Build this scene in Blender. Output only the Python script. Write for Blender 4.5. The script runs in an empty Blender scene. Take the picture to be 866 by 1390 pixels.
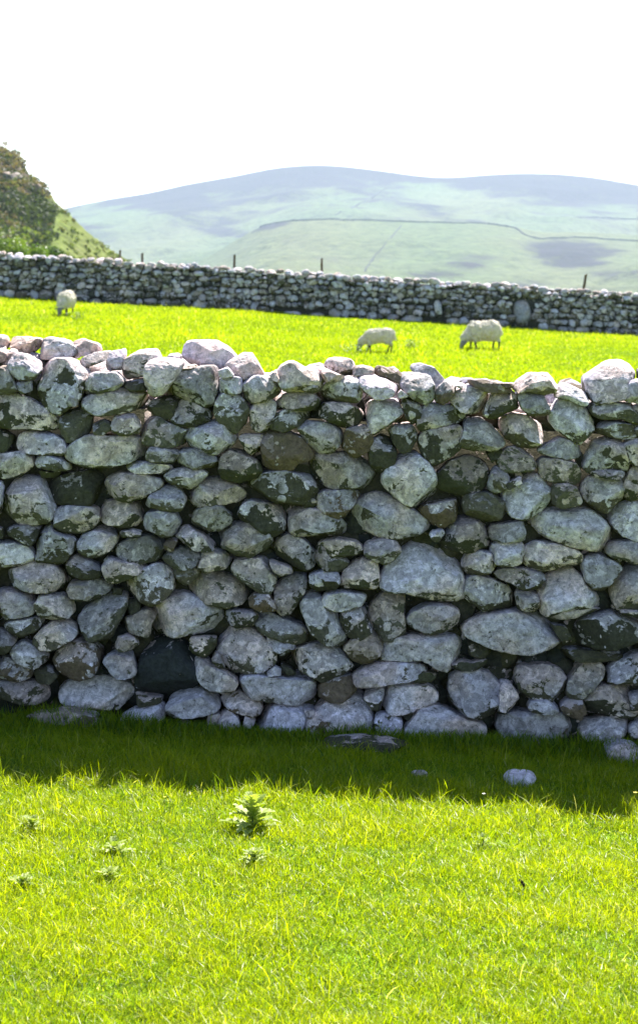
import bpy, bmesh, math, random
import numpy as np
from mathutils import Vector, noise as mn

F = 2700.0            # focal length in photo pixels (24 mm wide sensor, 866 px)
EYE = 1.68            # camera height over the turf at the foot of the near wall
HOR = 360.0           # photo row of the horizon
scene = bpy.context.scene
COL = scene.collection
R = math.radians

def P(px, py, y):
    return ((px - 433.0) * y / F, y, EYE + (HOR - py) * y / F)

# ------------------------------------------------------------------ ground shape
_py = [-3000, -30, 0, 7.3, 12, 24, 36, 48, 55, 64, 80, 110, 200, 500, 1200, 20000]
_pz = [0, 0, 0, 0, -.06, -.26, -.44, -.42, -.20, .02, .15, -.3, -9, -35, -52, -52]
_sy = [-3000, 0, 7, 64, 120, 400, 20000]
_sv = [-.03, -.05, -.054, -.0645, -.06, 0, 0]
def ground(x, y):
    x = np.asarray(x, float); y = np.asarray(y, float)
    c = np.interp(y, _py, _pz); s = np.interp(y, _sy, _sv)
    return c + s * 45 * np.tanh(x / 45)
def snoise(p, freq, seed, n=6):
    """cheap smooth noise: warped sum of sines, about -1..1"""
    rng = np.random.RandomState(seed)
    p = np.asarray(p, float) * freq
    w = np.zeros(len(p))
    for i in range(n):
        d = rng.normal(size=p.shape[1]); d /= np.linalg.norm(d)
        k = rng.uniform(.7, 1.6)
        w = w + np.sin(k * (p @ d) * 2.3 + rng.uniform(0, 6.28) + .8 * w)
    return w / (n * .62)
def gz(x, y):
    """ground with its small bumps"""
    x = np.atleast_1d(np.asarray(x, float)); y = np.atleast_1d(np.asarray(y, float))
    p = np.stack([x, y], -1)
    b = .012 * snoise(p, 1.3, 5) + .008 * snoise(p, 4.0, 6)
    b = b + np.where(y > 9, .06 * snoise(p, .12, 7), 0)
    return ground(x, y) + b
def hit_ground(px, py, lo, hi):
    """walk along the sight line until it meets the ground"""
    best = None
    ys = np.linspace(lo, hi, 4000)
    x = (px - 433) * ys / F; z = EYE + (HOR - py) * ys / F
    d = z - gz(x, ys)
    k = np.argmax(d <= 0) if (d <= 0).any() else len(ys) - 1
    return float(x[k]), float(ys[k]), float(gz(x[k], ys[k])[0])

# ------------------------------------------------------------------ mesh helpers
class Buf:
    def __init__(s): s.v = []; s.f = []; s.c = []; s.n = 0; s.mi = []
    def add(s, v, f, c=None, mi=0):
        v = np.asarray(v, np.float32).reshape(-1, 3); f = np.asarray(f, np.int32).reshape(-1, 3)
        s.v.append(v); s.f.append(f + s.n); s.n += len(v)
        if c is None: c = (0, 0, 0, 1)
        c = np.asarray(c, np.float32)
        if c.ndim == 1: c = np.tile(c, (len(v), 1))
        s.c.append(c); s.mi.append(np.full(len(f), mi, np.int32))
    def build(s, name, mats, parent=None, origin=None, smooth=True):
        v = np.concatenate(s.v); f = np.concatenate(s.f); c = np.concatenate(s.c); mi = np.concatenate(s.mi)
        if origin is not None: v = v - np.asarray(origin, np.float32)
        me = bpy.data.meshes.new(name)
        me.vertices.add(len(v)); me.vertices.foreach_set('co', v.ravel())
        me.loops.add(len(f) * 3); me.loops.foreach_set('vertex_index', f.ravel())
        me.polygons.add(len(f))
        me.polygons.foreach_set('loop_start', np.arange(0, len(f) * 3, 3, dtype=np.int32))
        me.polygons.foreach_set('loop_total', np.full(len(f), 3, np.int32))
        me.polygons.foreach_set('use_smooth', np.full(len(f), smooth))
        me.update()
        at = me.attributes.new('kindcol', 'FLOAT_COLOR', 'POINT'); at.data.foreach_set('color', c.ravel())
        if not isinstance(mats, (list, tuple)): mats = [mats]
        for m in mats: me.materials.append(m)
        me.polygons.foreach_set('material_index', mi)
        me.update(); me.validate()
        o = bpy.data.objects.new(name, me); COL.objects.link(o)
        if origin is not None: o.location = origin
        if parent is not None:
            o.parent = parent
            if origin is not None: o.location = Vector(origin) - parent.location
        return o
def empty(name, loc, rz=0):
    o = bpy.data.objects.new(name, None); COL.objects.link(o)
    o.location = loc; o.rotation_euler.z = rz; o.empty_display_size = .2
    return o
def tag(o, label=None, cat=None, group=None, kind=None):
    if label: o['label'] = label
    if cat: o['category'] = cat
    if group: o['group'] = group
    if kind: o['kind'] = kind
    return o
def grid_faces(nu, nv, wrap=False):
    """triangles of an nu x nv vertex grid, index = i*nv + j ; wrap closes v"""
    i, j = np.meshgrid(np.arange(nu - 1), np.arange(nv if wrap else nv - 1), indexing='ij')
    j2 = (j + 1) % nv
    a = i * nv + j; b = i * nv + j2; c = (i + 1) * nv + j2; d = (i + 1) * nv + j
    return np.concatenate([np.stack([a, b, c], -1).reshape(-1, 3), np.stack([a, c, d], -1).reshape(-1, 3)])

# ------------------------------------------------------------------ node helpers
def mat(name):
    m = bpy.data.materials.new(name); m.use_nodes = True
    nt = m.node_tree
    for n in list(nt.nodes): nt.nodes.remove(n)
    out = nt.nodes.new('ShaderNodeOutputMaterial')
    return m, nt, out
def N(nt, t, **kw):
    n = nt.nodes.new(t)
    for k, v in kw.items():
        if k.startswith('_'): setattr(n, k[1:], v)
        else:
            key = k.replace('_', ' ')
            n.inputs[key].default_value = v
    return n
def L(nt, a, b): nt.links.new(a, b)
def math_n(nt, op, a, b=None, c=None, clamp=False):
    n = nt.nodes.new('ShaderNodeMath'); n.operation = op; n.use_clamp = clamp
    for i, v in enumerate((a, b, c)):
        if v is None: continue
        if isinstance(v, (int, float)): n.inputs[i].default_value = v
        else: nt.links.new(v, n.inputs[i])
    return n.outputs[0]
def mixc(nt, fac, a, b, mode='MIX'):
    n = nt.nodes.new('ShaderNodeMix'); n.data_type = 'RGBA'; n.blend_type = mode
    for sock, v in ((n.inputs[0], fac), (n.inputs[6], a), (n.inputs[7], b)):
        if isinstance(v, (int, float)): sock.default_value = v
        elif isinstance(v, tuple): sock.default_value = (*v, 1) if len(v) == 3 else v
        else: nt.links.new(v, sock)
    return n.outputs[2]
def ramp(nt, fac, stops, interp='LINEAR'):
    n = nt.nodes.new('ShaderNodeValToRGB'); n.color_ramp.interpolation = interp
    e = n.color_ramp.elements
    while len(e) < len(stops): e.new(.5)
    for k, (p, c) in enumerate(stops):
        e[k].position = p; e[k].color = (*c, 1) if len(c) == 3 else c
    nt.links.new(fac, n.inputs[0])
    return n.outputs[0]
def noise_n(nt, vec, scale, detail=4, rough=.55, dist=0):
    n = nt.nodes.new('ShaderNodeTexNoise'); n.inputs['Scale'].default_value = scale
    n.inputs['Detail'].default_value = detail; n.inputs['Roughness'].default_value = rough
    n.inputs['Distortion'].default_value = dist
    nt.links.new(vec, n.inputs['Vector']); return n.outputs['Fac']
def smooth01(nt, v, a, b):
    n = nt.nodes.new('ShaderNodeMapRange'); n.interpolation_type = 'SMOOTHSTEP'
    nt.links.new(v, n.inputs['Value'])
    n.inputs['From Min'].default_value = a; n.inputs['From Max'].default_value = b
    return n.outputs[0]

# ------------------------------------------------------------------ materials
def rock_material(name, scale=1.0, lich=(.60, .555, .655), moss=.25, bump=.85):
    """dark gritty rock under crusty pale lichen; kindcol = (lichen cover, tone, seed)"""
    m, nt, out = mat(name)
    geo = N(nt, 'ShaderNodeNewGeometry')
    at = N(nt, 'ShaderNodeAttribute', _attribute_name='kindcol')
    sep = N(nt, 'ShaderNodeSeparateColor'); L(nt, at.outputs['Color'], sep.inputs[0])
    cover, tone, seed = sep.outputs[0], sep.outputs[1], sep.outputs[2]
    off = N(nt, 'ShaderNodeVectorMath', _operation='SCALE'); off.inputs[0].default_value = (31, 17, 23)
    L(nt, seed, off.inputs['Scale'])
    add = N(nt, 'ShaderNodeVectorMath', _operation='ADD')
    L(nt, geo.outputs['Position'], add.inputs[0]); L(nt, off.outputs[0], add.inputs[1])
    p = add.outputs[0]
    n1 = noise_n(nt, p, 12 * scale, 8, .64, .5)
    n5 = noise_n(nt, p, 30 * scale, 7, .66, .8)
    n2 = noise_n(nt, p, 60 * scale, 5, .7)
    n3 = noise_n(nt, p, 220 * scale, 3, .7)
    n4 = noise_n(nt, p, 4 * scale, 3, .5)
    # warp for lobed rims of the crusts
    warp = N(nt, 'ShaderNodeTexNoise', Scale=26 * scale, Detail=3.0); L(nt, p, warp.inputs['Vector'])
    wsub = N(nt, 'ShaderNodeVectorMath', _operation='MULTIPLY_ADD'); L(nt, warp.outputs['Color'], wsub.inputs[0])
    wsub.inputs[1].default_value = (.035 / scale,) * 3; L(nt, p, wsub.inputs[2])
    def discs(freq, th0, th1):
        vo = N(nt, 'ShaderNodeTexVoronoi', Scale=freq * scale); L(nt, wsub.outputs[0], vo.inputs['Vector'])
        vc = N(nt, 'ShaderNodeSeparateColor'); L(nt, vo.outputs['Color'], vc.inputs[0])
        rad = math_n(nt, 'MULTIPLY_ADD', vc.outputs[0], th1 - th0, th0)
        return math_n(nt, 'SUBTRACT', rad, vo.outputs['Distance'])
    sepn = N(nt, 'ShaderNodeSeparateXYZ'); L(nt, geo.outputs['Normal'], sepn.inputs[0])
    up = math_n(nt, 'MULTIPLY', sepn.outputs[2], .17)  # more crust on upward faces: partly growth, partly sky light painted into colour
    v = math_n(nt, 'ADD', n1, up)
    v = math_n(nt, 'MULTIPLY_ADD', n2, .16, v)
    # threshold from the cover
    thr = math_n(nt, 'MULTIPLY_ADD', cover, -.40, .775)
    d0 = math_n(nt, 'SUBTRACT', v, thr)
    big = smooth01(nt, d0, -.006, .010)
    dd = discs(20, -.25, .40)
    spot = smooth01(nt, dd, .0, .05)
    gate = smooth01(nt, math_n(nt, 'MULTIPLY_ADD', cover, .5, n4), .50, .62)
    spot = math_n(nt, 'MULTIPLY', spot, gate)
    dd2 = discs(55, -.5, .34)
    spot2 = math_n(nt, 'MULTIPLY', smooth01(nt, dd2, .0, .06), smooth01(nt, math_n(nt, 'MULTIPLY_ADD', cover, .4, n1), .56, .62))
    mask = math_n(nt, 'MAXIMUM', math_n(nt, 'MAXIMUM', big, spot), spot2)
    # little holes and cracks eaten in the crust
    cr = N(nt, 'ShaderNodeTexVoronoi', _feature='DISTANCE_TO_EDGE', Scale=30 * scale); L(nt, wsub.outputs[0], cr.inputs['Vector'])
    crack = smooth01(nt, math_n(nt, 'MULTIPLY_ADD', n2, .12, cr.outputs['Distance']), .055, .085)
    hole = smooth01(nt, n2, .30, .36)
    hole = math_n(nt, 'MULTIPLY', hole, math_n(nt, 'MULTIPLY_ADD', crack, .45, .55))
    mask = math_n(nt, 'MULTIPLY', mask, hole)
    rock = ramp(nt, tone, [(0, (.030, .036, .041)), (.25, (.072, .065, .040)), (.5, (.125, .115, .088)), (.75, (.145, .100, .064)), (1, (.22, .18, .155))])
    grit = ramp(nt, n2, [(.25, (.42,) * 3), (.5, (.95,) * 3), (.75, (1.6,) * 3)])
    rock = mixc(nt, 1.0, rock, grit, 'MULTIPLY')
    mossy = smooth01(nt, n4, .50, .66)
    rock = mixc(nt, math_n(nt, 'MULTIPLY', mossy, moss), rock, (.085, .095, .028))
    thr2 = math_n(nt, 'MULTIPLY_ADD', cover, -.12, .60)
    fresh = smooth01(nt, math_n(nt, 'SUBTRACT', n5, thr2), -.008, .02)
    fresh = math_n(nt, 'MAXIMUM', fresh, math_n(nt, 'MAXIMUM', math_n(nt, 'MULTIPLY', spot, .8), spot2))
    lc = ramp(nt, n2, [(.30, tuple(c * .50 for c in lich)), (.42, tuple(c * .85 for c in lich)), (.68, tuple(min(1, c * 1.25) for c in lich))])
    lc = mixc(nt, 1.0, lc, mixc(nt, math_n(nt, 'MULTIPLY', cover, .62), mixc(nt, fresh, (.56, .55, .54), (1.25, 1.25, 1.25)), (.98, .98, .99)), 'MULTIPLY')
    warmth = smooth01(nt, n4, .42, .60)
    lc = mixc(nt, warmth, lc, mixc(nt, 1.0, lc, (1.10, .96, .82), 'MULTIPLY'))
    # every stone has its own shade of crust and its own grain
    s1 = math_n(nt, 'FRACT', math_n(nt, 'MULTIPLY', seed, 7.13)); s2 = math_n(nt, 'FRACT', math_n(nt, 'MULTIPLY', seed, 13.7))
    lc = mixc(nt, 1.0, lc, ramp(nt, s1, [(0, (.62, .62, .60)), (.5, (.95, .95, .95)), (1, (1.18, 1.18, 1.2))]), 'MULTIPLY')
    lc = mixc(nt, math_n(nt, 'MULTIPLY', s2, .6), lc, mixc(nt, 1.0, lc, (1.02, 1.0, .80), 'MULTIPLY'))
    # older crusts: big darker blotches with pale rims
    vr = N(nt, 'ShaderNodeTexVoronoi', _feature='SMOOTH_F1', Scale=16 * scale); L(nt, wsub.outputs[0], vr.inputs['Vector'])
    ring = ramp(nt, vr.outputs['Distance'], [(.0, (.72, .72, .70)), (.32, (.86, .86, .85)), (.42, (1.25, 1.25, 1.27)), (.5, (1.0, 1.0, 1.0))])
    lc = mixc(nt, math_n(nt, 'MULTIPLY_ADD', s2, .6, .25), lc, mixc(nt, 1.0, lc, ring, 'MULTIPLY'))
    # pale pinkish tops
    pink = smooth01(nt, tone, .82, .95)
    lc = mixc(nt, math_n(nt, 'MULTIPLY', pink, .8), lc, mixc(nt, 1.0, lc, (1.0, .90, .84), 'MULTIPLY'))
    col = mixc(nt, mask, rock, lc)
    fine = ramp(nt, n3, [(.25, (.70,) * 3), (.65, (1.15,) * 3)])
    col = mixc(nt, .8, col, fine, 'MULTIPLY')
    h = math_n(nt, 'MULTIPLY_ADD', mask, .25, math_n(nt, 'MULTIPLY', n2, .8))
    h = math_n(nt, 'MULTIPLY_ADD', n3, .35, h)
    h = math_n(nt, 'MULTIPLY_ADD', n1, 1.0, h)
    b = N(nt, 'ShaderNodeBump', Strength=.9 * bump, Distance=.016 / scale); L(nt, h, b.inputs['Height'])
    bs = N(nt, 'ShaderNodeBsdfPrincipled', Roughness=.85); bs.inputs['Specular IOR Level'].default_value = .3
    L(nt, col, bs.inputs['Base Color']); L(nt, b.outputs[0], bs.inputs['Normal'])
    L(nt, bs.outputs[0], out.inputs[0])
    return m
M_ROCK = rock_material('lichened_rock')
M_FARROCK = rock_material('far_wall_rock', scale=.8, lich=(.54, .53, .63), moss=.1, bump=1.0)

def leaf_material(name, cols, trans=.45, rough=.5, spec=.3):
    """thin leaves: kindcol.r picks the colour, light passes through"""
    m, nt, out = mat(name)
    at = N(nt, 'ShaderNodeAttribute', _attribute_name='kindcol')
    sep = N(nt, 'ShaderNodeSeparateColor'); L(nt, at.outputs['Color'], sep.inputs[0])
    c = ramp(nt, sep.outputs[0], cols)
    d = N(nt, 'ShaderNodeBsdfPrincipled', Roughness=rough); d.inputs['Specular IOR Level'].default_value = spec
    L(nt, c, d.inputs['Base Color'])
    t = N(nt, 'ShaderNodeBsdfTranslucent')
    L(nt, mixc(nt, 1.0, c, (1.2, 1.25, .4), 'MULTIPLY'), t.inputs['Color'])
    mx = N(nt, 'ShaderNodeMixShader', Fac=trans)
    L(nt, d.outputs[0], mx.inputs[1]); L(nt, t.outputs[0], mx.inputs[2]); L(nt, mx.outputs[0], out.inputs[0])
    return m
M_GRASS = leaf_material('grass_blades', [(0, (.04, .105, .010)), (.35, (.185, .26, .004)), (.75, (.36, .40, .004)), (.93, (.44, .46, .02)), (1, (.6, .54, .28))], trans=.60, rough=.40, spec=.4)
M_PASTURE = leaf_material('pasture_blades', [(0, (.08, .15, .003)), (.35, (.20, .28, .003)), (.75, (.34, .39, .004)), (.93, (.40, .44, .03)), (1, (.5, .48, .25))], trans=.60, rough=.7, spec=.12)

def simple(name, col, rough=.8, nscale=20, amp=.35, bump=0):
    m, nt, out = mat(name)
    tc = N(nt, 'ShaderNodeNewGeometry')
    n = noise_n(nt, tc.outputs['Position'], nscale, 5, .6)
    c = ramp(nt, n, [(.3, tuple(v * (1 - amp) for v in col)), (.7, tuple(v * (1 + amp) for v in col))])
    b = N(nt, 'ShaderNodeBsdfPrincipled', Roughness=rough); L(nt, c, b.inputs['Base Color']); b.inputs['Specular IOR Level'].default_value = .1
    if bump:
        bp = N(nt, 'ShaderNodeBump', Strength=.6, Distance=bump); L(nt, n, bp.inputs['Height']); L(nt, bp.outputs[0], b.inputs['Normal'])
    L(nt, b.outputs[0], out.inputs[0]); return m
M_WOOD = simple('weathered_wood', (.13, .10, .075), .9, 30, .4, .005)

M_DARKWALL = simple('dark_field_wall', (.02, .02, .022), .9, 1, .3)
def ground_material():
    m, nt, out = mat('turf')
    g = N(nt, 'ShaderNodeNewGeometry'); p = g.outputs['Position']
    n1 = noise_n(nt, p, .5, 6, .6); n2 = noise_n(nt, p, 9, 5, .65); n3 = noise_n(nt, p, 45, 4, .7)
    c = ramp(nt, n1, [(.3, (.08, .15, .003)), (.55, (.14, .24, .003)), (.75, (.18, .28, .004))])
    c2 = ramp(nt, n2, [(.3, (.70,) * 3), (.7, (1.25,) * 3)])
    c = mixc(nt, 1.0, c, c2, 'MULTIPLY')
    c = mixc(nt, 1.0, c, ramp(nt, n3, [(.3, (.6,) * 3), (.7, (1.3,) * 3)]), 'MULTIPLY')
    b = N(nt, 'ShaderNodeBsdfPrincipled', Roughness=.9); b.inputs['Specular IOR Level'].default_value = .1
    L(nt, c, b.inputs['Base Color'])
    bp = N(nt, 'ShaderNodeBump', Strength=.7, Distance=.03); L(nt, n3, bp.inputs['Height']); L(nt, bp.outputs[0], b.inputs['Normal'])
    L(nt, b.outputs[0], out.inputs[0]); return m
M_TURF = ground_material()

def hill_material(name, green, dry, heather, nscale, bump=0.0):
    """kindcol.r = heather cover, kindcol.g = dry grass / field tone"""
    m, nt, out = mat(name)
    g = N(nt, 'ShaderNodeNewGeometry'); p = g.outputs['Position']
    at = N(nt, 'ShaderNodeAttribute', _attribute_name='kindcol')
    sep = N(nt, 'ShaderNodeSeparateColor'); L(nt, at.outputs['Color'], sep.inputs[0])
    n1 = noise_n(nt, p, nscale, 8, .62, .4); n2 = noise_n(nt, p, nscale * 7, 5, .65)
    v = math_n(nt, 'ADD', sep.outputs[0], math_n(nt, 'MULTIPLY_ADD', n1, 2.2, -1.1))
    v = math_n(nt, 'ADD', v, math_n(nt, 'MULTIPLY_ADD', n2, 1.0, -.5))
    k = smooth01(nt, v, .25, .75)
    w = math_n(nt, 'ADD', sep.outputs[1], math_n(nt, 'MULTIPLY_ADD', n1, .8, -.4), clamp=True)
    base = mixc(nt, w, green, dry)
    c = mixc(nt, k, base, heather)
    c = mixc(nt, 1.0, c, ramp(nt, n2, [(.3, (.5,) * 3), (.7, (1.5,) * 3)]), 'MULTIPLY')
    b = N(nt, 'ShaderNodeBsdfPrincipled', Roughness=.95); b.inputs['Specular IOR Level'].default_value = .05
    L(nt, c, b.inputs['Base Color'])
    if bump:
        bp = N(nt, 'ShaderNodeBump', Strength=.8, Distance=bump); L(nt, n2, bp.inputs['Height']); L(nt, bp.outputs[0], b.inputs['Normal'])
    L(nt, b.outputs[0], out.inputs[0]); return m
M_HILL = hill_material('fell_slopes', (.054, .078, .030), (.076, .082, .036), (.013, .009, .016), .010, 6)
M_CRAG = hill_material('crag_slopes', (.065, .10, .018), (.10, .115, .03), (.062, .050, .038), .09, .5)
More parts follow.
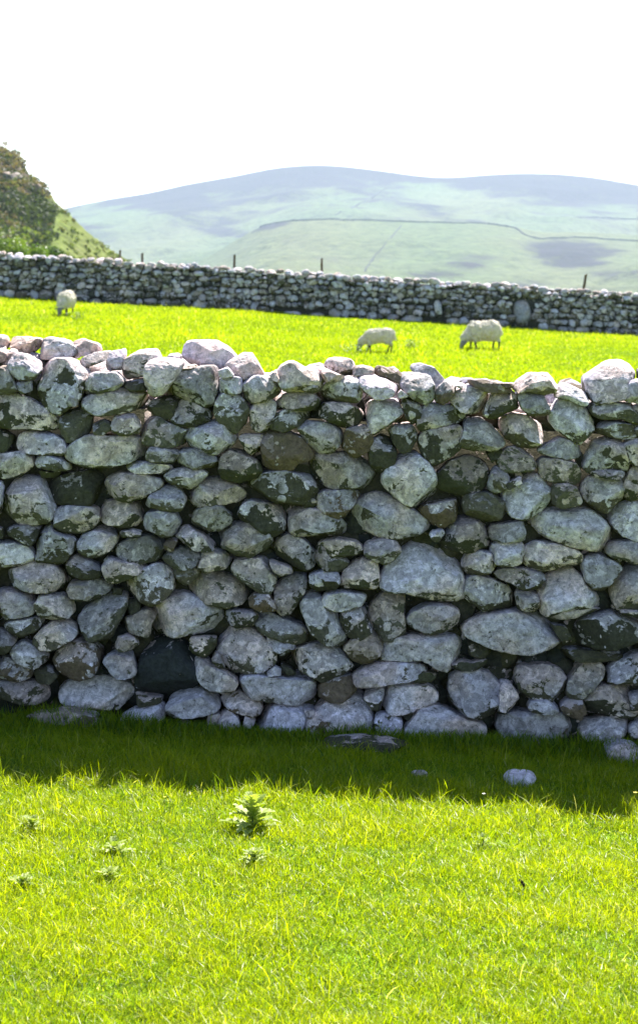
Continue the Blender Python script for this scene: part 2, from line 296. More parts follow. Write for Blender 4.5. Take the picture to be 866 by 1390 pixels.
# outlines of the wall stones: tile origin in photo pixels, then one stone per line:
# kind (w wall, c coping) + lichen cover 0-9 + tone letter, then x,y pairs in tile units
TRACE = """
T 0 450
c7p 45,60 60,28 100,25 200,35 190,80 150,110 70,105
c8n 190,90 205,40 240,28 330,50 395,95 390,135 300,140 200,135
c6p 350,55 400,35 480,60 500,95 400,120 380,80
c5n 390,135 460,102 540,95 550,125 480,155 405,180
c7p 540,100 610,85 615,110 600,185 525,190 520,160
c6n 595,180 600,140 680,95 760,90 790,130 740,170 720,215 620,235 600,215
c7n 712,165 745,138 830,135 905,150 880,200 830,260 800,305 745,325 718,300 708,230
c6n 0,80 20,75 25,105 5,140 -20,140 -20,90
c6p 5,150 15,105 60,100 170,125 150,160 40,165
w7n 40,150 60,105 130,115 190,150 200,190 155,240 60,230 35,190
w6n 0,175 30,170 60,235 90,290 40,305 -30,300 -30,180
w7n 60,250 150,240 155,290 110,305
w5o 175,310 190,230 205,180 240,140 330,140 400,180 430,220 410,270 390,330 340,370 290,410 220,370 180,340
w8n 325,345 345,318 385,330 380,360 335,365
w6n 410,270 440,205 560,200 610,240 600,260 560,285 440,310 408,308
w1o 600,250 700,230 715,290 640,290
w6n 395,345 420,318 500,300 620,265 690,285 725,330 700,370 600,400 480,415 420,385
w5o -40,310 80,305 150,335 240,390 290,440 280,480 200,480 60,475 -30,465
w2n 290,440 300,390 360,365 410,375 450,430 435,490 400,530 330,542 290,500
w2n 445,480 460,445 500,430 540,445 550,480 500,505 455,502
w3n 545,460 560,415 610,403 660,410 690,460 680,500 600,510 560,495
w1o 715,390 745,340 800,318 866,315 900,340 880,420 800,430 760,405
w3n 680,515 730,420 760,410 830,450 930,490 900,550 800,572 740,560 700,540
w1o -30,485 20,487 75,520 50,560 10,592 -30,590
w6n 80,545 95,505 150,483 230,495 300,530 330,565 310,605 220,605 100,590
w8n 320,590 360,545 430,510 560,515 660,515 700,560 718,600 640,640 540,665 440,665 360,640 315,615
w6n 720,590 740,565 820,575 866,580 880,600 850,640 760,640 720,625
w6o -30,600 80,592 150,610 165,650 140,680 90,715 20,720 -30,700
w6n 168,615 200,603 290,620 340,650 345,680 270,682 180,665
w7n 610,660 680,640 740,640 850,660 830,690 720,695 640,690
w1o 180,680 300,685 280,715 200,715
T 0 640
w1o 215,90 240,50 330,10 450,-5 520,30 490,80 515,120 440,165 350,170 260,160
w6o 505,90 515,35 580,8 700,15 800,45 795,75 700,130 620,145 540,125
w6n 0,260 0,190 20,110 60,50 110,28 190,40 240,130 265,190 245,245 130,265 30,262
w7n -20,50 10,50 12,150 -10,190
w6n 268,220 275,185 330,170 430,175 475,185 485,240 455,275 400,300 300,312 265,280
w5o 480,200 500,150 590,145 690,165 695,230 680,272 600,275 520,260 482,235
w6n 710,165 740,110 800,72 860,65 880,90 910,140 890,190 800,190 730,185
w7n 698,250 720,205 780,192 860,205 880,250 865,310 800,325 720,300
w4o 585,295 650,283 695,295 690,315 600,320
w7n 380,350 400,315 500,272 545,290 575,330 550,380 500,410 430,430 390,395
w3o 25,290 60,270 140,265 200,270 180,320 160,360 80,345 30,320
w2o -15,270 15,275 20,320 -15,330
w4o 175,440 175,370 195,300 240,255 270,300 340,320 375,345 365,390 330,430 280,455 230,455
w8n -20,355 70,350 140,370 168,410 160,440 80,460 0,480 -20,470
w4o 550,400 570,370 640,330 700,318 760,325 800,360 800,410 760,440 680,450 580,430
w1r 805,350 840,330 870,335 850,385 808,388
w6n 10,520 40,490 130,450 200,448 260,465 300,510 315,560 280,590 170,590 60,570
w4o 325,470 330,430 370,412 420,435 490,465 498,510 470,525 380,525 335,510
w5o 500,450 520,425 600,445 740,455 700,490 650,515 590,540 540,545 510,500
w6o 328,580 345,545 430,532 510,532 545,560 540,590 470,620 400,645 350,620
w5n 610,560 620,530 700,480 760,460 820,470 850,520 845,590 790,640 730,665 680,650 620,600
w3n 790,430 820,400 880,375 950,390 985,420 950,470 880,485 830,465
w8n -20,590 60,590 130,610 165,640 160,700 100,715 -20,720
w7n 170,650 200,610 300,608 350,650 360,700 300,722 230,725 190,700
w0o 555,560 600,570 600,600 560,595
T 0 830
w5n 385,40 400,0 470,-55 560,-85 610,-80 620,-40 600,20 560,90 530,170 490,180 430,140 400,95
w1o 615,-60 690,-60 690,0 640,10
w5n 590,70 605,40 650,20 700,-5 740,0 770,20 740,60 730,120 660,120 610,105
w4o 5,80 60,45 200,30 210,60 170,100 110,135 60,120
w6n 155,150 200,90 260,55 320,55 360,75 375,120 320,160 250,188 190,180
w3o -20,90 40,110 80,140 50,190 10,215 -20,210
w6n 50,215 65,170 110,152 170,175 230,230 220,260 160,280 90,270 60,240
w3r 255,240 280,200 340,165 385,138 440,160 490,195 490,240 460,310 400,340 350,335 290,300
w5n 560,170 575,130 620,115 660,125 680,160 650,185 600,195 565,190
w6n 500,250 530,220 600,198 640,215 660,260 665,300 640,345 590,340 540,305 505,275
w0b 665,350 690,240 720,175 790,140 900,150 960,220 960,290 975,350 930,385 850,415 740,415 680,385
w4r -20,230 40,235 110,265 150,290 155,325 100,340 -20,335
w0o 160,290 240,265 290,310 250,350 180,345
w5o -20,350 50,348 160,350 220,380 235,440 200,460 100,450 20,430 -20,425
w8o 275,420 290,385 360,350 500,325 580,345 650,380 665,425 610,460 560,500 470,505 380,485 300,455
w8n 580,560 590,525 650,490 770,455 805,480 800,550 720,565 640,570
w1o 660,400 800,420 790,450 680,460
T 209 450
c5p 60,130 75,112 115,105 135,120 130,150 70,150
c8p 135,130 145,70 170,48 300,50 350,75 405,125 390,150 340,190 300,185 240,165 170,155
c3r 130,170 200,160 230,185 190,205 140,200
c8p 345,170 380,135 440,108 480,110 510,160 540,215 480,225 430,235 380,205
w6o 100,215 200,175 290,170 320,205 315,260 300,320 285,370 220,360 150,335 95,300 90,240
c7p 315,190 360,175 395,215 330,230
w7n 320,270 325,225 370,215 420,225 435,265 425,300 360,305 325,300
w6n 435,270 445,230 500,215 560,225 610,255 620,300 570,335 480,352 445,320
c7n 600,200 625,170 680,148 740,180 800,205 815,250 800,300 720,300 640,295 610,250
c6p 565,215 600,185 620,250 580,235
w4o 75,430 85,370 120,335 190,345 260,380 290,410 270,440 200,465 120,460 85,445
w3n 290,390 300,335 340,302 410,310 450,345 462,385 450,440 410,498 370,480 310,430
w6n 462,395 480,355 560,330 600,350 595,400 570,440 565,485 500,490 470,460
w5o 600,350 640,310 710,295 780,305 820,345 800,390 740,385 640,375 600,375
w2n 565,450 590,405 650,380 740,380 770,400 740,450 640,490 570,475
w7n 695,455 750,440 850,450 920,475 915,545 870,595 800,598 760,560 720,500
w7n 150,500 175,460 290,432 350,440 400,490 405,520 380,570 320,598 220,590 165,555
w6o 415,520 440,505 530,505 540,545 515,590 480,605 440,565
w1r 525,570 530,500 560,475 640,490 720,520 770,590 790,620 700,640 680,690 580,685 540,650
w7n 105,625 130,580 200,575 290,600 312,635 290,670 200,672 120,655
w3o 318,670 330,610 380,582 450,590 510,640 530,680 500,720 420,740 330,722
T 209 640
w6n 45,20 90,-5 150,-15 240,-5 265,20 230,50 180,90 110,72 60,45
w7n 175,130 190,90 250,40 310,32 400,70 455,120 430,145 350,160 220,175 185,155
w3o 460,80 480,30 560,5 640,0 760,30 800,90 795,150 760,180 640,175 500,140 465,105
w7n 185,240 200,195 260,165 330,170 385,225 375,260 330,290 240,290 190,265
w4o 410,220 430,165 480,145 560,160 620,180 650,240 640,290 580,322 520,290 430,265
w7o 660,260 672,195 740,182 830,188 900,225 955,290 940,315 700,318 662,300
w5o 105,320 120,285 160,268 240,310 300,360 290,390 230,390 150,360 110,340
w6n 320,335 340,290 400,260 480,262 560,300 580,355 550,395 480,425 400,425 340,385
w5o 585,385 600,340 660,312 730,335 790,400 800,450 750,485 680,465 610,430
w3o 785,420 800,370 850,335 885,350 905,430 890,470 840,490 800,450
w6n 203,440 215,415 290,383 340,400 385,440 350,475 250,490 210,465
w3n 92,480 130,465 200,465 235,490 200,530 150,560 120,530
w5n 155,545 200,510 300,500 400,530 450,570 460,610 430,650 360,670 260,650 180,610
w5n 380,475 400,440 480,430 540,430 590,490 600,530 570,600 520,600 450,550 400,510
w7n 560,435 600,445 670,470 680,500 615,525 590,490
w5o 590,640 590,570 640,530 700,510 750,520 740,590 700,650 650,720 620,700 600,670
w4o 760,510 830,488 900,495 912,530 890,580 800,595 770,575
w1r 465,625 490,600 560,600 590,640 600,680 520,685 470,655
w5o 355,690 400,680 490,690 510,715 480,760 400,765 360,735
T 209 830
w8n -20,60 -15,-10 20,-50 110,-78 180,-65 240,-40 320,-15 350,60 330,110 200,125 60,122 -20,110
w4n 480,30 540,0 600,25 720,75 770,120 790,155 720,170 640,155 520,105
w2o 175,180 180,130 240,125 305,130 300,180 270,220 200,215
w6n 310,180 320,130 380,90 480,95 540,140 590,190 600,250 560,290 480,310 390,300 340,255 315,220
w5o 283,235 300,200 325,215 350,280 320,280
w6o 535,140 570,120 650,140 695,170 690,200 640,220 560,175
w6o 185,280 200,235 240,228 300,270 400,330 410,350 390,385 330,398 260,375 210,330
w8n 420,330 450,310 560,308 720,310 780,340 795,400 770,450 680,460 560,445 450,415 425,370
w8n 555,295 590,268 625,285 620,308 560,308
w0o 620,250 680,280 700,300 640,310
w5o 655,235 700,190 790,170 880,178 930,210 960,260 985,290 900,330 830,345 760,310 700,280
w8n 62,470 80,430 150,390 240,390 300,420 325,460 300,490 200,515 100,520 70,500
w5r 322,440 345,405 420,395 500,440 530,470 525,500 480,512 400,490 340,470
w6o 105,575 130,540 170,545 190,590 150,600
w8n 260,530 270,505 320,498 330,520 300,565 265,570
w8n 300,560 330,500 370,485 410,520 430,590 380,600 320,595
w8n 435,560 450,505 495,535 465,590
w8n 480,590 500,540 550,490 620,462 720,465 790,490 760,550 740,600 680,615 600,605
T 418 450
c5r 78,165 100,135 170,128 215,140 230,175 210,220 150,215 100,190
c7p 220,215 225,170 270,165 325,180 320,205 260,220
c0r 320,200 345,168 390,180 425,175 465,215 450,255 400,235 340,215
c7p 50,190 80,180 150,210 190,225 150,245 90,245
c5n -35,215 0,190 50,200 80,235 60,295 20,300 -30,285
w5n 55,300 70,265 110,240 200,222 240,235 268,270 265,320 240,350 150,350 90,340
c8p 240,230 310,213 380,235 445,270 440,300 400,320 340,332 290,300 260,270
c7r 440,300 455,285 490,310 470,330 440,320
w4o 55,400 65,360 110,350 190,352 260,385 275,420 240,460 180,472 100,440 60,415
c6n 505,200 515,165 560,158 620,180 665,230 650,270 620,290 590,240 540,205
c6n 445,245 470,210 540,205 600,225 625,270 620,340 570,360 510,325 460,280
c3r 625,340 630,280 670,245 730,270 720,300 690,340 660,355
c7p 720,265 740,257 760,265 750,280
w7n 285,400 290,355 340,335 430,338 465,385 460,430 400,460 330,515 295,480
w4o 460,340 490,318 540,350 560,390 540,440 510,455 480,420
w5o 535,440 550,390 580,360 620,355 720,365 775,410 760,440 660,460 560,490 535,470
w2r 165,540 190,480 250,460 300,470 320,530 290,600 230,610 170,575
w2o 300,600 310,540 360,510 400,520 435,590 425,640 370,700 330,690 305,650
w4o 395,490 430,460 490,448 520,470 540,520 500,580 460,592 420,550
w5o 545,530 560,490 640,470 740,455 760,490 745,570 680,630 620,670 590,640 560,600
T 418 640
w7n 365,30 380,-10 450,-70 520,-95 580,-50 620,10 630,90 600,140 540,170 480,165 420,120 370,70
w6o -5,-47 40,-84 190,-90 278,-60 330,0 348,50 300,75 200,80 100,85 40,30
w4r 45,170 50,110 90,95 200,95 260,105 240,140 200,190 190,225 150,230 80,200
w1o -30,90 40,90 45,140 30,180 -20,180
w3o 625,60 640,10 700,-50 780,-75 850,-60 890,0 870,70 820,110 740,130 680,110 640,85
w8n 205,240 215,180 270,125 345,105 420,140 500,185 600,250 595,290 530,310 440,330 330,325 230,295
w2r 545,190 580,165 680,145 735,140 740,190 720,235 660,275 610,260 560,220
w2n 757,160 770,120 820,105 900,108 960,150 985,190 960,230 900,255 820,245 770,210
w5n 595,310 610,290 660,282 670,310 640,345 610,335
w5o 648,360 680,280 740,232 800,235 866,260 900,300 890,370 800,395 700,395
w5o 45,360 70,340 150,330 240,345 270,375 255,405 150,412 90,405
w6n 275,380 290,350 370,335 430,345 460,390 420,430 380,455 320,435 280,410
w3n 30,390 90,415 170,420 205,445 170,495 100,490 60,450
w7n 350,550 370,500 410,440 470,400 540,340 600,340 640,380 720,415 750,470 775,560 755,640 710,660 600,620 500,600 400,590 355,575
w6o 155,565 175,500 220,450 270,433 335,450 350,520 340,580 250,585
w6n 755,450 775,405 850,393 900,400 935,460 880,500 800,515 765,490
w6n 65,630 90,600 170,585 250,600 290,610 280,645 200,670 140,685 90,660
T 418 830
w5n 290,40 310,-20 355,-75 430,-85 475,-65 470,0 480,120 430,145 360,145 330,90
w3o 160,30 180,-5 240,-18 290,0 295,40 320,90 270,130 200,130 170,80
w6n -40,-20 -10,-75 30,-88 80,-50 130,10 180,90 190,150 150,175 80,165 20,110
w7n 480,45 520,0 600,-30 690,-28 740,0 735,70 690,85 600,112 540,90 490,80
w6r 170,180 220,140 310,102 345,120 370,160 350,220 290,270 230,245 200,215
w8n 340,245 370,180 400,140 520,125 700,125 770,150 775,190 740,280 680,297 620,270 560,235 450,245
w7n 215,355 230,310 330,265 420,255 520,260 600,290 570,320 480,345 330,365 225,370
w1o 560,290 640,300 600,340 500,345
w1r 45,380 70,345 150,318 210,320 240,370 230,410 160,440 100,445 60,415
w5o 275,430 290,385 340,372 380,385 360,440 355,490 310,475
w8n 358,440 380,390 430,355 510,345 600,375 640,410 640,440 560,465 500,495 430,505 365,475
w6r 0,560 20,510 90,455 180,425 250,418 300,470 320,520 320,590 290,630 150,625 60,620 10,600
w5o 325,550 340,510 400,505 460,535 460,580 440,625 390,640 340,610
w8n 465,600 490,550 550,480 620,468 700,500 800,540 870,560 860,610 830,650 740,690 620,680 520,650
w1o 460,510 520,480 530,500 480,540
w7n -20,480 30,480 35,500 0,520
T 626 450
c0r 10,250 50,238 130,235 200,262 260,285 240,300 150,300 110,290 60,265
c1r 180,252 260,250 250,275 220,275
c7p 255,270 290,235 340,208 430,207 470,260 460,300 400,315 330,290 290,300 265,290
c5n -60,330 -40,300 20,272 70,262 100,285 145,310 140,340 100,390 60,400 0,395
c2o 110,410 120,370 150,310 200,290 260,300 280,340 285,380 220,400 150,428
c6n 280,310 320,280 370,282 400,310 430,370 435,400 400,420 340,415 300,380
c7n 460,330 475,280 510,253 560,275 610,300 625,350 600,370 520,330
w7n 435,440 440,400 480,340 530,322 580,345 620,390 650,440 650,500 620,550 590,555 530,520 460,470
c4n 610,280 620,230 680,190 740,155 800,148 850,170 860,230 830,250 800,330 720,345 660,350 620,310
c6n 800,330 830,260 880,235 930,260 930,350 830,345
w4n 630,370 680,340 760,350 900,360 930,400 930,470 860,460 780,425 680,430 640,400
w5n 195,470 200,430 260,405 330,415 390,460 408,510 390,560 340,578 280,560 220,520
w6n 15,450 30,430 100,428 150,460 195,510 225,550 160,580 60,580 -5,565 -5,530 15,480
w4n 665,480 690,445 760,440 850,455 900,480 860,520 780,525 680,505
w6n 370,590 400,560 480,520 560,540 610,585 590,615 520,625 420,605
w6o 600,660 620,610 670,520 720,515 790,530 800,590 820,660 790,710 720,715 610,690
w6o 800,560 830,525 900,520 930,570 930,640 850,655 815,610
w5n 165,610 230,570 290,562 340,610 370,650 350,680 240,690 190,665
w5n 375,650 400,620 480,622 560,645 590,700 585,750 500,740 400,725
w0o 120,590 200,575 190,600 150,640
T 626 640
w5n 130,60 145,10 170,-25 220,-5 240,40 210,90 160,110 130,90
w7n 200,140 215,95 270,60 300,20 360,10 410,50 440,100 430,160 390,195 310,235 250,225 210,180
w2o 210,60 270,30 290,20 300,50 230,85
w3n 440,100 460,65 520,60 560,80 590,140 580,160 500,180 455,165
w6n 590,100 600,60 640,28 730,40 790,45 805,80 790,130 740,175 700,208 640,175 600,130
w4o 600,10 650,0 730,-10 800,0 780,40 720,35
w6o 805,80 820,0 850,-30 930,-20 930,150 860,150 820,110
w6n 730,220 760,170 810,150 930,150 940,330 850,335 780,310 745,270
w8n 320,270 350,215 460,190 570,178 640,195 700,240 740,300 765,350 700,395 600,380 500,350 420,330 340,310
w5o 135,300 150,270 230,255 305,245 315,300 310,340 200,345 150,335
w7n 145,390 160,355 220,342 300,350 315,400 290,450 220,468 170,455 150,420
w7n 310,430 320,370 370,350 480,360 580,395 592,430 570,475 470,485 360,495 320,465
w7n 710,400 730,360 800,348 930,340 940,460 850,440 730,420
w5n 590,440 620,420 680,410 760,445 790,470 750,520 720,560 700,600 660,580 610,530
w3o 150,510 210,478 300,475 400,500 420,530 370,575 300,585 250,550
w5o 20,580 30,525 90,515 160,535 240,570 260,620 250,680 120,690 60,650 20,620
w6n 268,610 280,588 340,590 380,610 385,680 350,695 280,690
w8o 385,590 400,550 470,500 550,488 590,520 640,590 740,650 735,680 650,690 500,715 400,715 395,650
w6n 740,560 770,510 830,480 930,480 940,700 860,705 770,680 745,620
w7n 395,700 450,670 680,665 690,690 600,710 450,723 395,705
w4o 760,675 866,680 930,685 930,715 800,700
T 626 830
w8o 0,95 50,50 140,15 260,5 400,30 450,80 510,120 500,155 400,190 330,205 230,200 120,170 80,140 10,120
w1o 430,60 510,70 540,130 500,160
w3o 555,130 580,70 650,30 740,12 830,45 930,80 930,150 830,185 650,190 570,170
w1o 35,150 100,150 140,195 110,225 40,215
w1o 490,200 520,185 620,190 800,205 820,225 700,245 520,240
w6o 270,330 290,280 400,265 480,290 520,340 510,400 480,440 400,450 330,440 290,400
w4n 515,410 520,340 580,270 620,237 700,270 700,310 650,370 600,425 540,430
w4o 670,350 700,310 760,260 866,215 930,200 940,350 850,350 700,358
w6o -60,400 -50,340 0,300 70,290 140,320 195,370 195,450 160,505 90,522 0,505 -50,470
w1o -90,280 0,240 60,250 120,225 130,270 60,285
w6o 195,350 240,355 278,405 280,440 250,480 200,505 180,500
w8n 330,460 350,440 440,440 480,475 480,500 400,500 335,490
w2r 480,470 520,430 600,435 610,500 580,530 510,500
w6o 600,460 630,390 700,365 800,370 850,430 870,470 860,510 780,520 650,510 605,500
w5o 850,420 866,400 930,400 930,500 870,480
w7r 185,560 200,510 300,495 440,495 530,520 545,570 540,630 450,650 380,690 300,660 220,625 190,600
w7n 588,600 600,555 700,530 790,520 830,545 815,620 740,645 600,635
w6n 830,600 866,535 930,560 930,620
"""
# ------------------------------------------------------------------ stones
TONE = {'o': .25, 'n': .5, 'r': .75, 'p': 1.0, 'b': 0.0}
_topo = {}
def sphere_topo(nt_, np_):
    """np_ rings of nt_ verts plus two poles"""
    key = (nt_, np_)
    if key not in _topo:
        f = grid_faces(np_, nt_, True)
        a = np.arange(nt_); b = (a + 1) % nt_
        front = np.stack([np.full(nt_, np_ * nt_), b, a], -1)
        back = np.stack([np.full(nt_, np_ * nt_ + 1), (np_ - 1) * nt_ + a, (np_ - 1) * nt_ + b], -1)
        _topo[key] = np.concatenate([f, front, back])
    return _topo[key]
def radial(poly, nt_, blur=1.0, grow=1.02):
    """distance from the centroid to the outline in nt_ directions"""
    poly = np.asarray(poly, float)
    q = np.roll(poly, -1, 0)
    cr = poly[:, 0] * q[:, 1] - q[:, 0] * poly[:, 1]; A = cr.sum() / 2
    c = ((poly + q) * cr[:, None]).sum(0) / (6 * A)
    th = np.arange(nt_) * 2 * np.pi / nt_
    r = np.zeros(nt_)
    a = poly - c; e = q - poly
    for i, t in enumerate(th):
        d = np.array([math.cos(t), math.sin(t)])
        den = d[0] * e[:, 1] - d[1] * e[:, 0]
        den = np.where(abs(den) < 1e-12, 1e-12, den)
        tt = (a[:, 0] * e[:, 1] - a[:, 1] * e[:, 0]) / den
        ss = (a[:, 0] * d[1] - a[:, 1] * d[0]) / den
        ok = (ss >= -1e-6) & (ss <= 1 + 1e-6) & (tt > 0)
        r[i] = tt[ok].max() if ok.any() else 0
    bad = r <= 0
    if bad.any(): r[bad] = r[~bad].mean()
    k = max(1, int(round(nt_ / 30 * blur)))
    w = np.exp(-.5 * (np.arange(-2 * k, 2 * k + 1) / k) ** 2); w /= w.sum()
    rr = np.concatenate([r[-2 * k:], r, r[:2 * k]])
    r = np.convolve(rr, w, 'valid') * grow
    return c, r, abs(A)
def stone_geo(c, r, y0, ry, seed, nt_, np_, lean=.15, cuts=11, rough=1.0, cope=False):
    """c (x,z) centre, r outline radii, y0 = depth of the front of the stone, ry = half thickness"""
    rng = np.random.RandomState(seed)
    th = np.arange(nt_) * 2 * np.pi / nt_
    ph = (np.arange(np_) + .8) / (np_ + .6) * np.pi
    e1, e2 = rng.uniform(.30, .50), rng.uniform(.32, .60)
    s = np.sin(ph) ** e1; cz = np.sign(np.cos(ph)) * abs(np.cos(ph)) ** e2
    x = s[:, None] * (r * np.cos(th))[None, :]; z = s[:, None] * (r * np.sin(th))[None, :]
    y = np.repeat(-cz[:, None] * ry, nt_, 1)
    v = np.stack([x.ravel(), y.ravel(), z.ravel()], -1)
    v = np.concatenate([v, [[0, -ry, 0], [0, ry, 0]]])
    rm = r.mean()
    # broken faces: flatten what sticks out beyond random planes
    sc = np.array([r[0] * .5 + r[nt_ // 2] * .5, ry, r[nt_ // 4] * .5 + r[3 * nt_ // 4] * .5])
    for k in range(cuts):
        n = rng.normal(size=3); n[1] = -abs(n[1]) * 1.3 - .25
        if k == 0: n = np.array([rng.uniform(-.25, .25), -1, rng.uniform(.8, 1.7) if cope else rng.uniform(.2, 1.0)])
        if k == 1: n = np.array([rng.uniform(-.4, .4), -1, rng.uniform(-.45, -.1)])
        n /= np.linalg.norm(n)
        un = v @ n
        lim = un.max() * (rng.uniform(.70, .90) if k != 1 else rng.uniform(.85, .97))
        ex = np.maximum(un - lim, 0)
        v = v - (ex * .93)[:, None] * n
    h = snoise(v + seed * .37, 1.1 / rm, seed % 97) * .040 * rm + snoise(v + seed, 3.2 / rm, seed % 89) * .026 * rm + (snoise(v + seed, 8. / rm, seed % 83) * .011 * rm if nt_ > 30 else 0)
    if nt_ > 30: h = h + snoise(v, 110, seed % 71) * .0016
    dirn = v / (np.linalg.norm(v, axis=1, keepdims=True) + 1e-9)
    v = v + dirn * (h * rough)[:, None]
    v[:, 1] += lean * v[:, 2]
    v[:, 1] -= v[:, 1].min()
    v[:, 0] += c[0]; v[:, 2] += c[1]; v[:, 1] += y0
    return v, sphere_topo(nt_, np_)

rng = np.random.RandomState(11)
FACE = 7.07
def face_y(h):          # the face leans back a little as it rises
    return FACE + .075 * h
traced = []
tx = ty = 0
K = 240 / 866.0
for ln in TRACE.strip().splitlines():
    a = ln.split()
    if a[0] == 'T': tx, ty = float(a[1]), float(a[2]); continue
    code = a[0]; pts = np.array([[float(q) for q in s.split(',')] for s in a[1:]])
    px = tx + pts[:, 0] * K; py = ty + pts[:, 1] * K
    cope = code[0] == 'c'
    mx, my = px.mean(), py.mean()
    base_py = 978 + 47 * mx / 866
    h = max(0, (base_py - my) * FACE / F)
    if cope:
        top = 497 + 20 * mx / 866
        y0 = face_y(1.25) + np.clip((top - my) * .0045, -.02, .22) + (.05 if my < top else 0)
    else:
        y0 = face_y(h) + rng.uniform(-.012, .018)
        if int(code[1]) <= 1 and code[2] == 'o' : y0 += .03
    yc = y0 + .04
    X = (px - 433) * yc / F; Z = EYE + (HOR - py) * yc / F
    traced.append(dict(poly=np.stack([X, Z], -1), y0=y0, cope=cope, lich=int(code[1]) / 9., tone=TONE[code[2]], seed=len(traced) + 3, small=code[1:] in ('0o', '1o')))
# photographed stones
for t in traced:
    nt_, np_ = 72, 34
    c, r, A = radial(t['poly'], nt_, blur=.42, grow=1.055)
    t['area'] = A; t['c'] = c
    sz = math.sqrt(A)
    ry = (.60 if t['cope'] else .55) * sz + .02
    ry = min(max(ry, .05), .15)
    lean = rng.uniform(.02, .36)
    t['geo'] = stone_geo(c, r, t['y0'], ry, t['seed'], nt_, np_, lean=lean + (.25 if t['cope'] else 0), cope=t['cope'])
    t['col'] = (t['lich'] + (.08 if t['cope'] else 0), np.clip(t['tone'] + rng.uniform(-.08, .08), 0, 1), rng.uniform(0, 1), 1)

wall_root = empty('dry_stone_wall', (0, FACE, 0))
tag(wall_root, 'near dry stone wall of lichen covered boulders standing in the shade across the picture', 'stone wall', 'dry stone walls of the pasture')
ws = sorted([t for t in traced if not t['cope']], key=lambda t: -t['area'])
for t in [t for t in traced if t['cope']] + ws[:100]:
    b = Buf(); b.add(t['geo'][0], t['geo'][1], t['col'])
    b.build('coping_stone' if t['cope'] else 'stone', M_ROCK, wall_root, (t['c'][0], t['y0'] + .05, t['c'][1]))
rest = Buf()
for t in ws[100:]: rest.add(t['geo'][0], t['geo'][1], t['col'])
# small pinning stones wedged in the joints behind the face
for k in range(420):
    x = rng.uniform(-1.2, 1.2); h = rng.uniform(0.02, 1.2)
    s = rng.uniform(.035, .075)
    th = np.arange(20) * 2 * np.pi / 20
    r = s * (1 + .18 * np.sin(2 * th + rng.uniform(0, 6)) + .1 * np.sin(3 * th + rng.uniform(0, 6)))
    v, f = stone_geo((x, h - .054 * x), r, face_y(h) + rng.uniform(.10, .16), s * .9, 900 + k, 20, 10)
    rest.add(v, f, (rng.choice([.0, .0, .2]), rng.choice([.05, .1, .2, .25]), rng.uniform(0, 1), 1))  # dark tones paint the shade of the gaps into these stones
# the wall runs on beyond both edges of the frame and has a back face
W = 1.137 * 7.15 / 7.07
def mirrored(side, coarse=(22, 11), xs=lambda t: True):
    for t in traced:
        if not xs(t): continue
        c, r, A = radial(t['poly'], coarse[0], blur=.8)
        x0 = side * W
        cx = 2 * x0 - c[0]; cz = c[1] + .054 * c[0] - .054 * cx
        rr = r[(coarse[0] // 2 - np.arange(coarse[0])) % coarse[0]]
        ry = min(max(.55 * math.sqrt(A) + .02, .05), .15)
        v, f = stone_geo((cx, cz), rr, t['y0'], ry, t['seed'] + 300 * (side + 2), *coarse)
        rest.add(v, f, t['col'])
mirrored(-1); mirrored(1)
THICK = .52
for off in (-2 * W, 0, 2 * W):
    for t in traced:
        if t['cope']: continue
        c, r, A = radial(t['poly'], 14, blur=.8)
        cx = c[0] + off; cz = c[1] - .054 * off
        ry = min(max(.55 * math.sqrt(A) + .02, .05), .15)
        v, f = stone_geo((cx, cz), r, 0, ry, t['seed'] + 5000, 14, 7)
        v[:, 1] = 2 * FACE + THICK - (v[:, 1] + t['y0'])
        f = f[:, ::-1]
        rest.add(v, f, t['col'])
# top filling between the two faces
for k in range(330):
    x = rng.uniform(-3.4, 3.4); s = rng.uniform(.06, .11)
    th = np.arange(20) * 2 * np.pi / 20
    r = s * (1 + .2 * np.sin(2 * th + rng.uniform(0, 6)) + .1 * np.sin(3 * th + rng.uniform(0, 6)))
    zt = 1.19 + rng.uniform(-.06, .015) - .054 * x
    v, f = stone_geo((x, zt), r, FACE + .17 + rng.uniform(.05, .26), s * 1.2, 2500 + k, 20, 10)
    rest.add(v, f, (rng.choice([.2, .5, .7]), rng.choice([.3, .5, .7]), rng.uniform(0, 1), 1))
# packed hearting inside
bx = np.array([[x, y, z - .054 * x] for x in (-3.35, 3.35) for y in (FACE + .19, FACE + THICK - .12) for z in (-.15, 1.12)])
bf = [(0, 1, 3), (0, 3, 2), (4, 6, 7), (4, 7, 5), (0, 4, 5), (0, 5, 1), (2, 3, 7), (2, 7, 6), (1, 5, 7), (1, 7, 3), (0, 2, 6), (0, 6, 4)]
rest.add(bx, bf, (.0, .25, .5, 1))
o = rest.build('smaller_stones', M_ROCK, wall_root); o.location = -wall_root.location; o['kind'] = 'stuff'

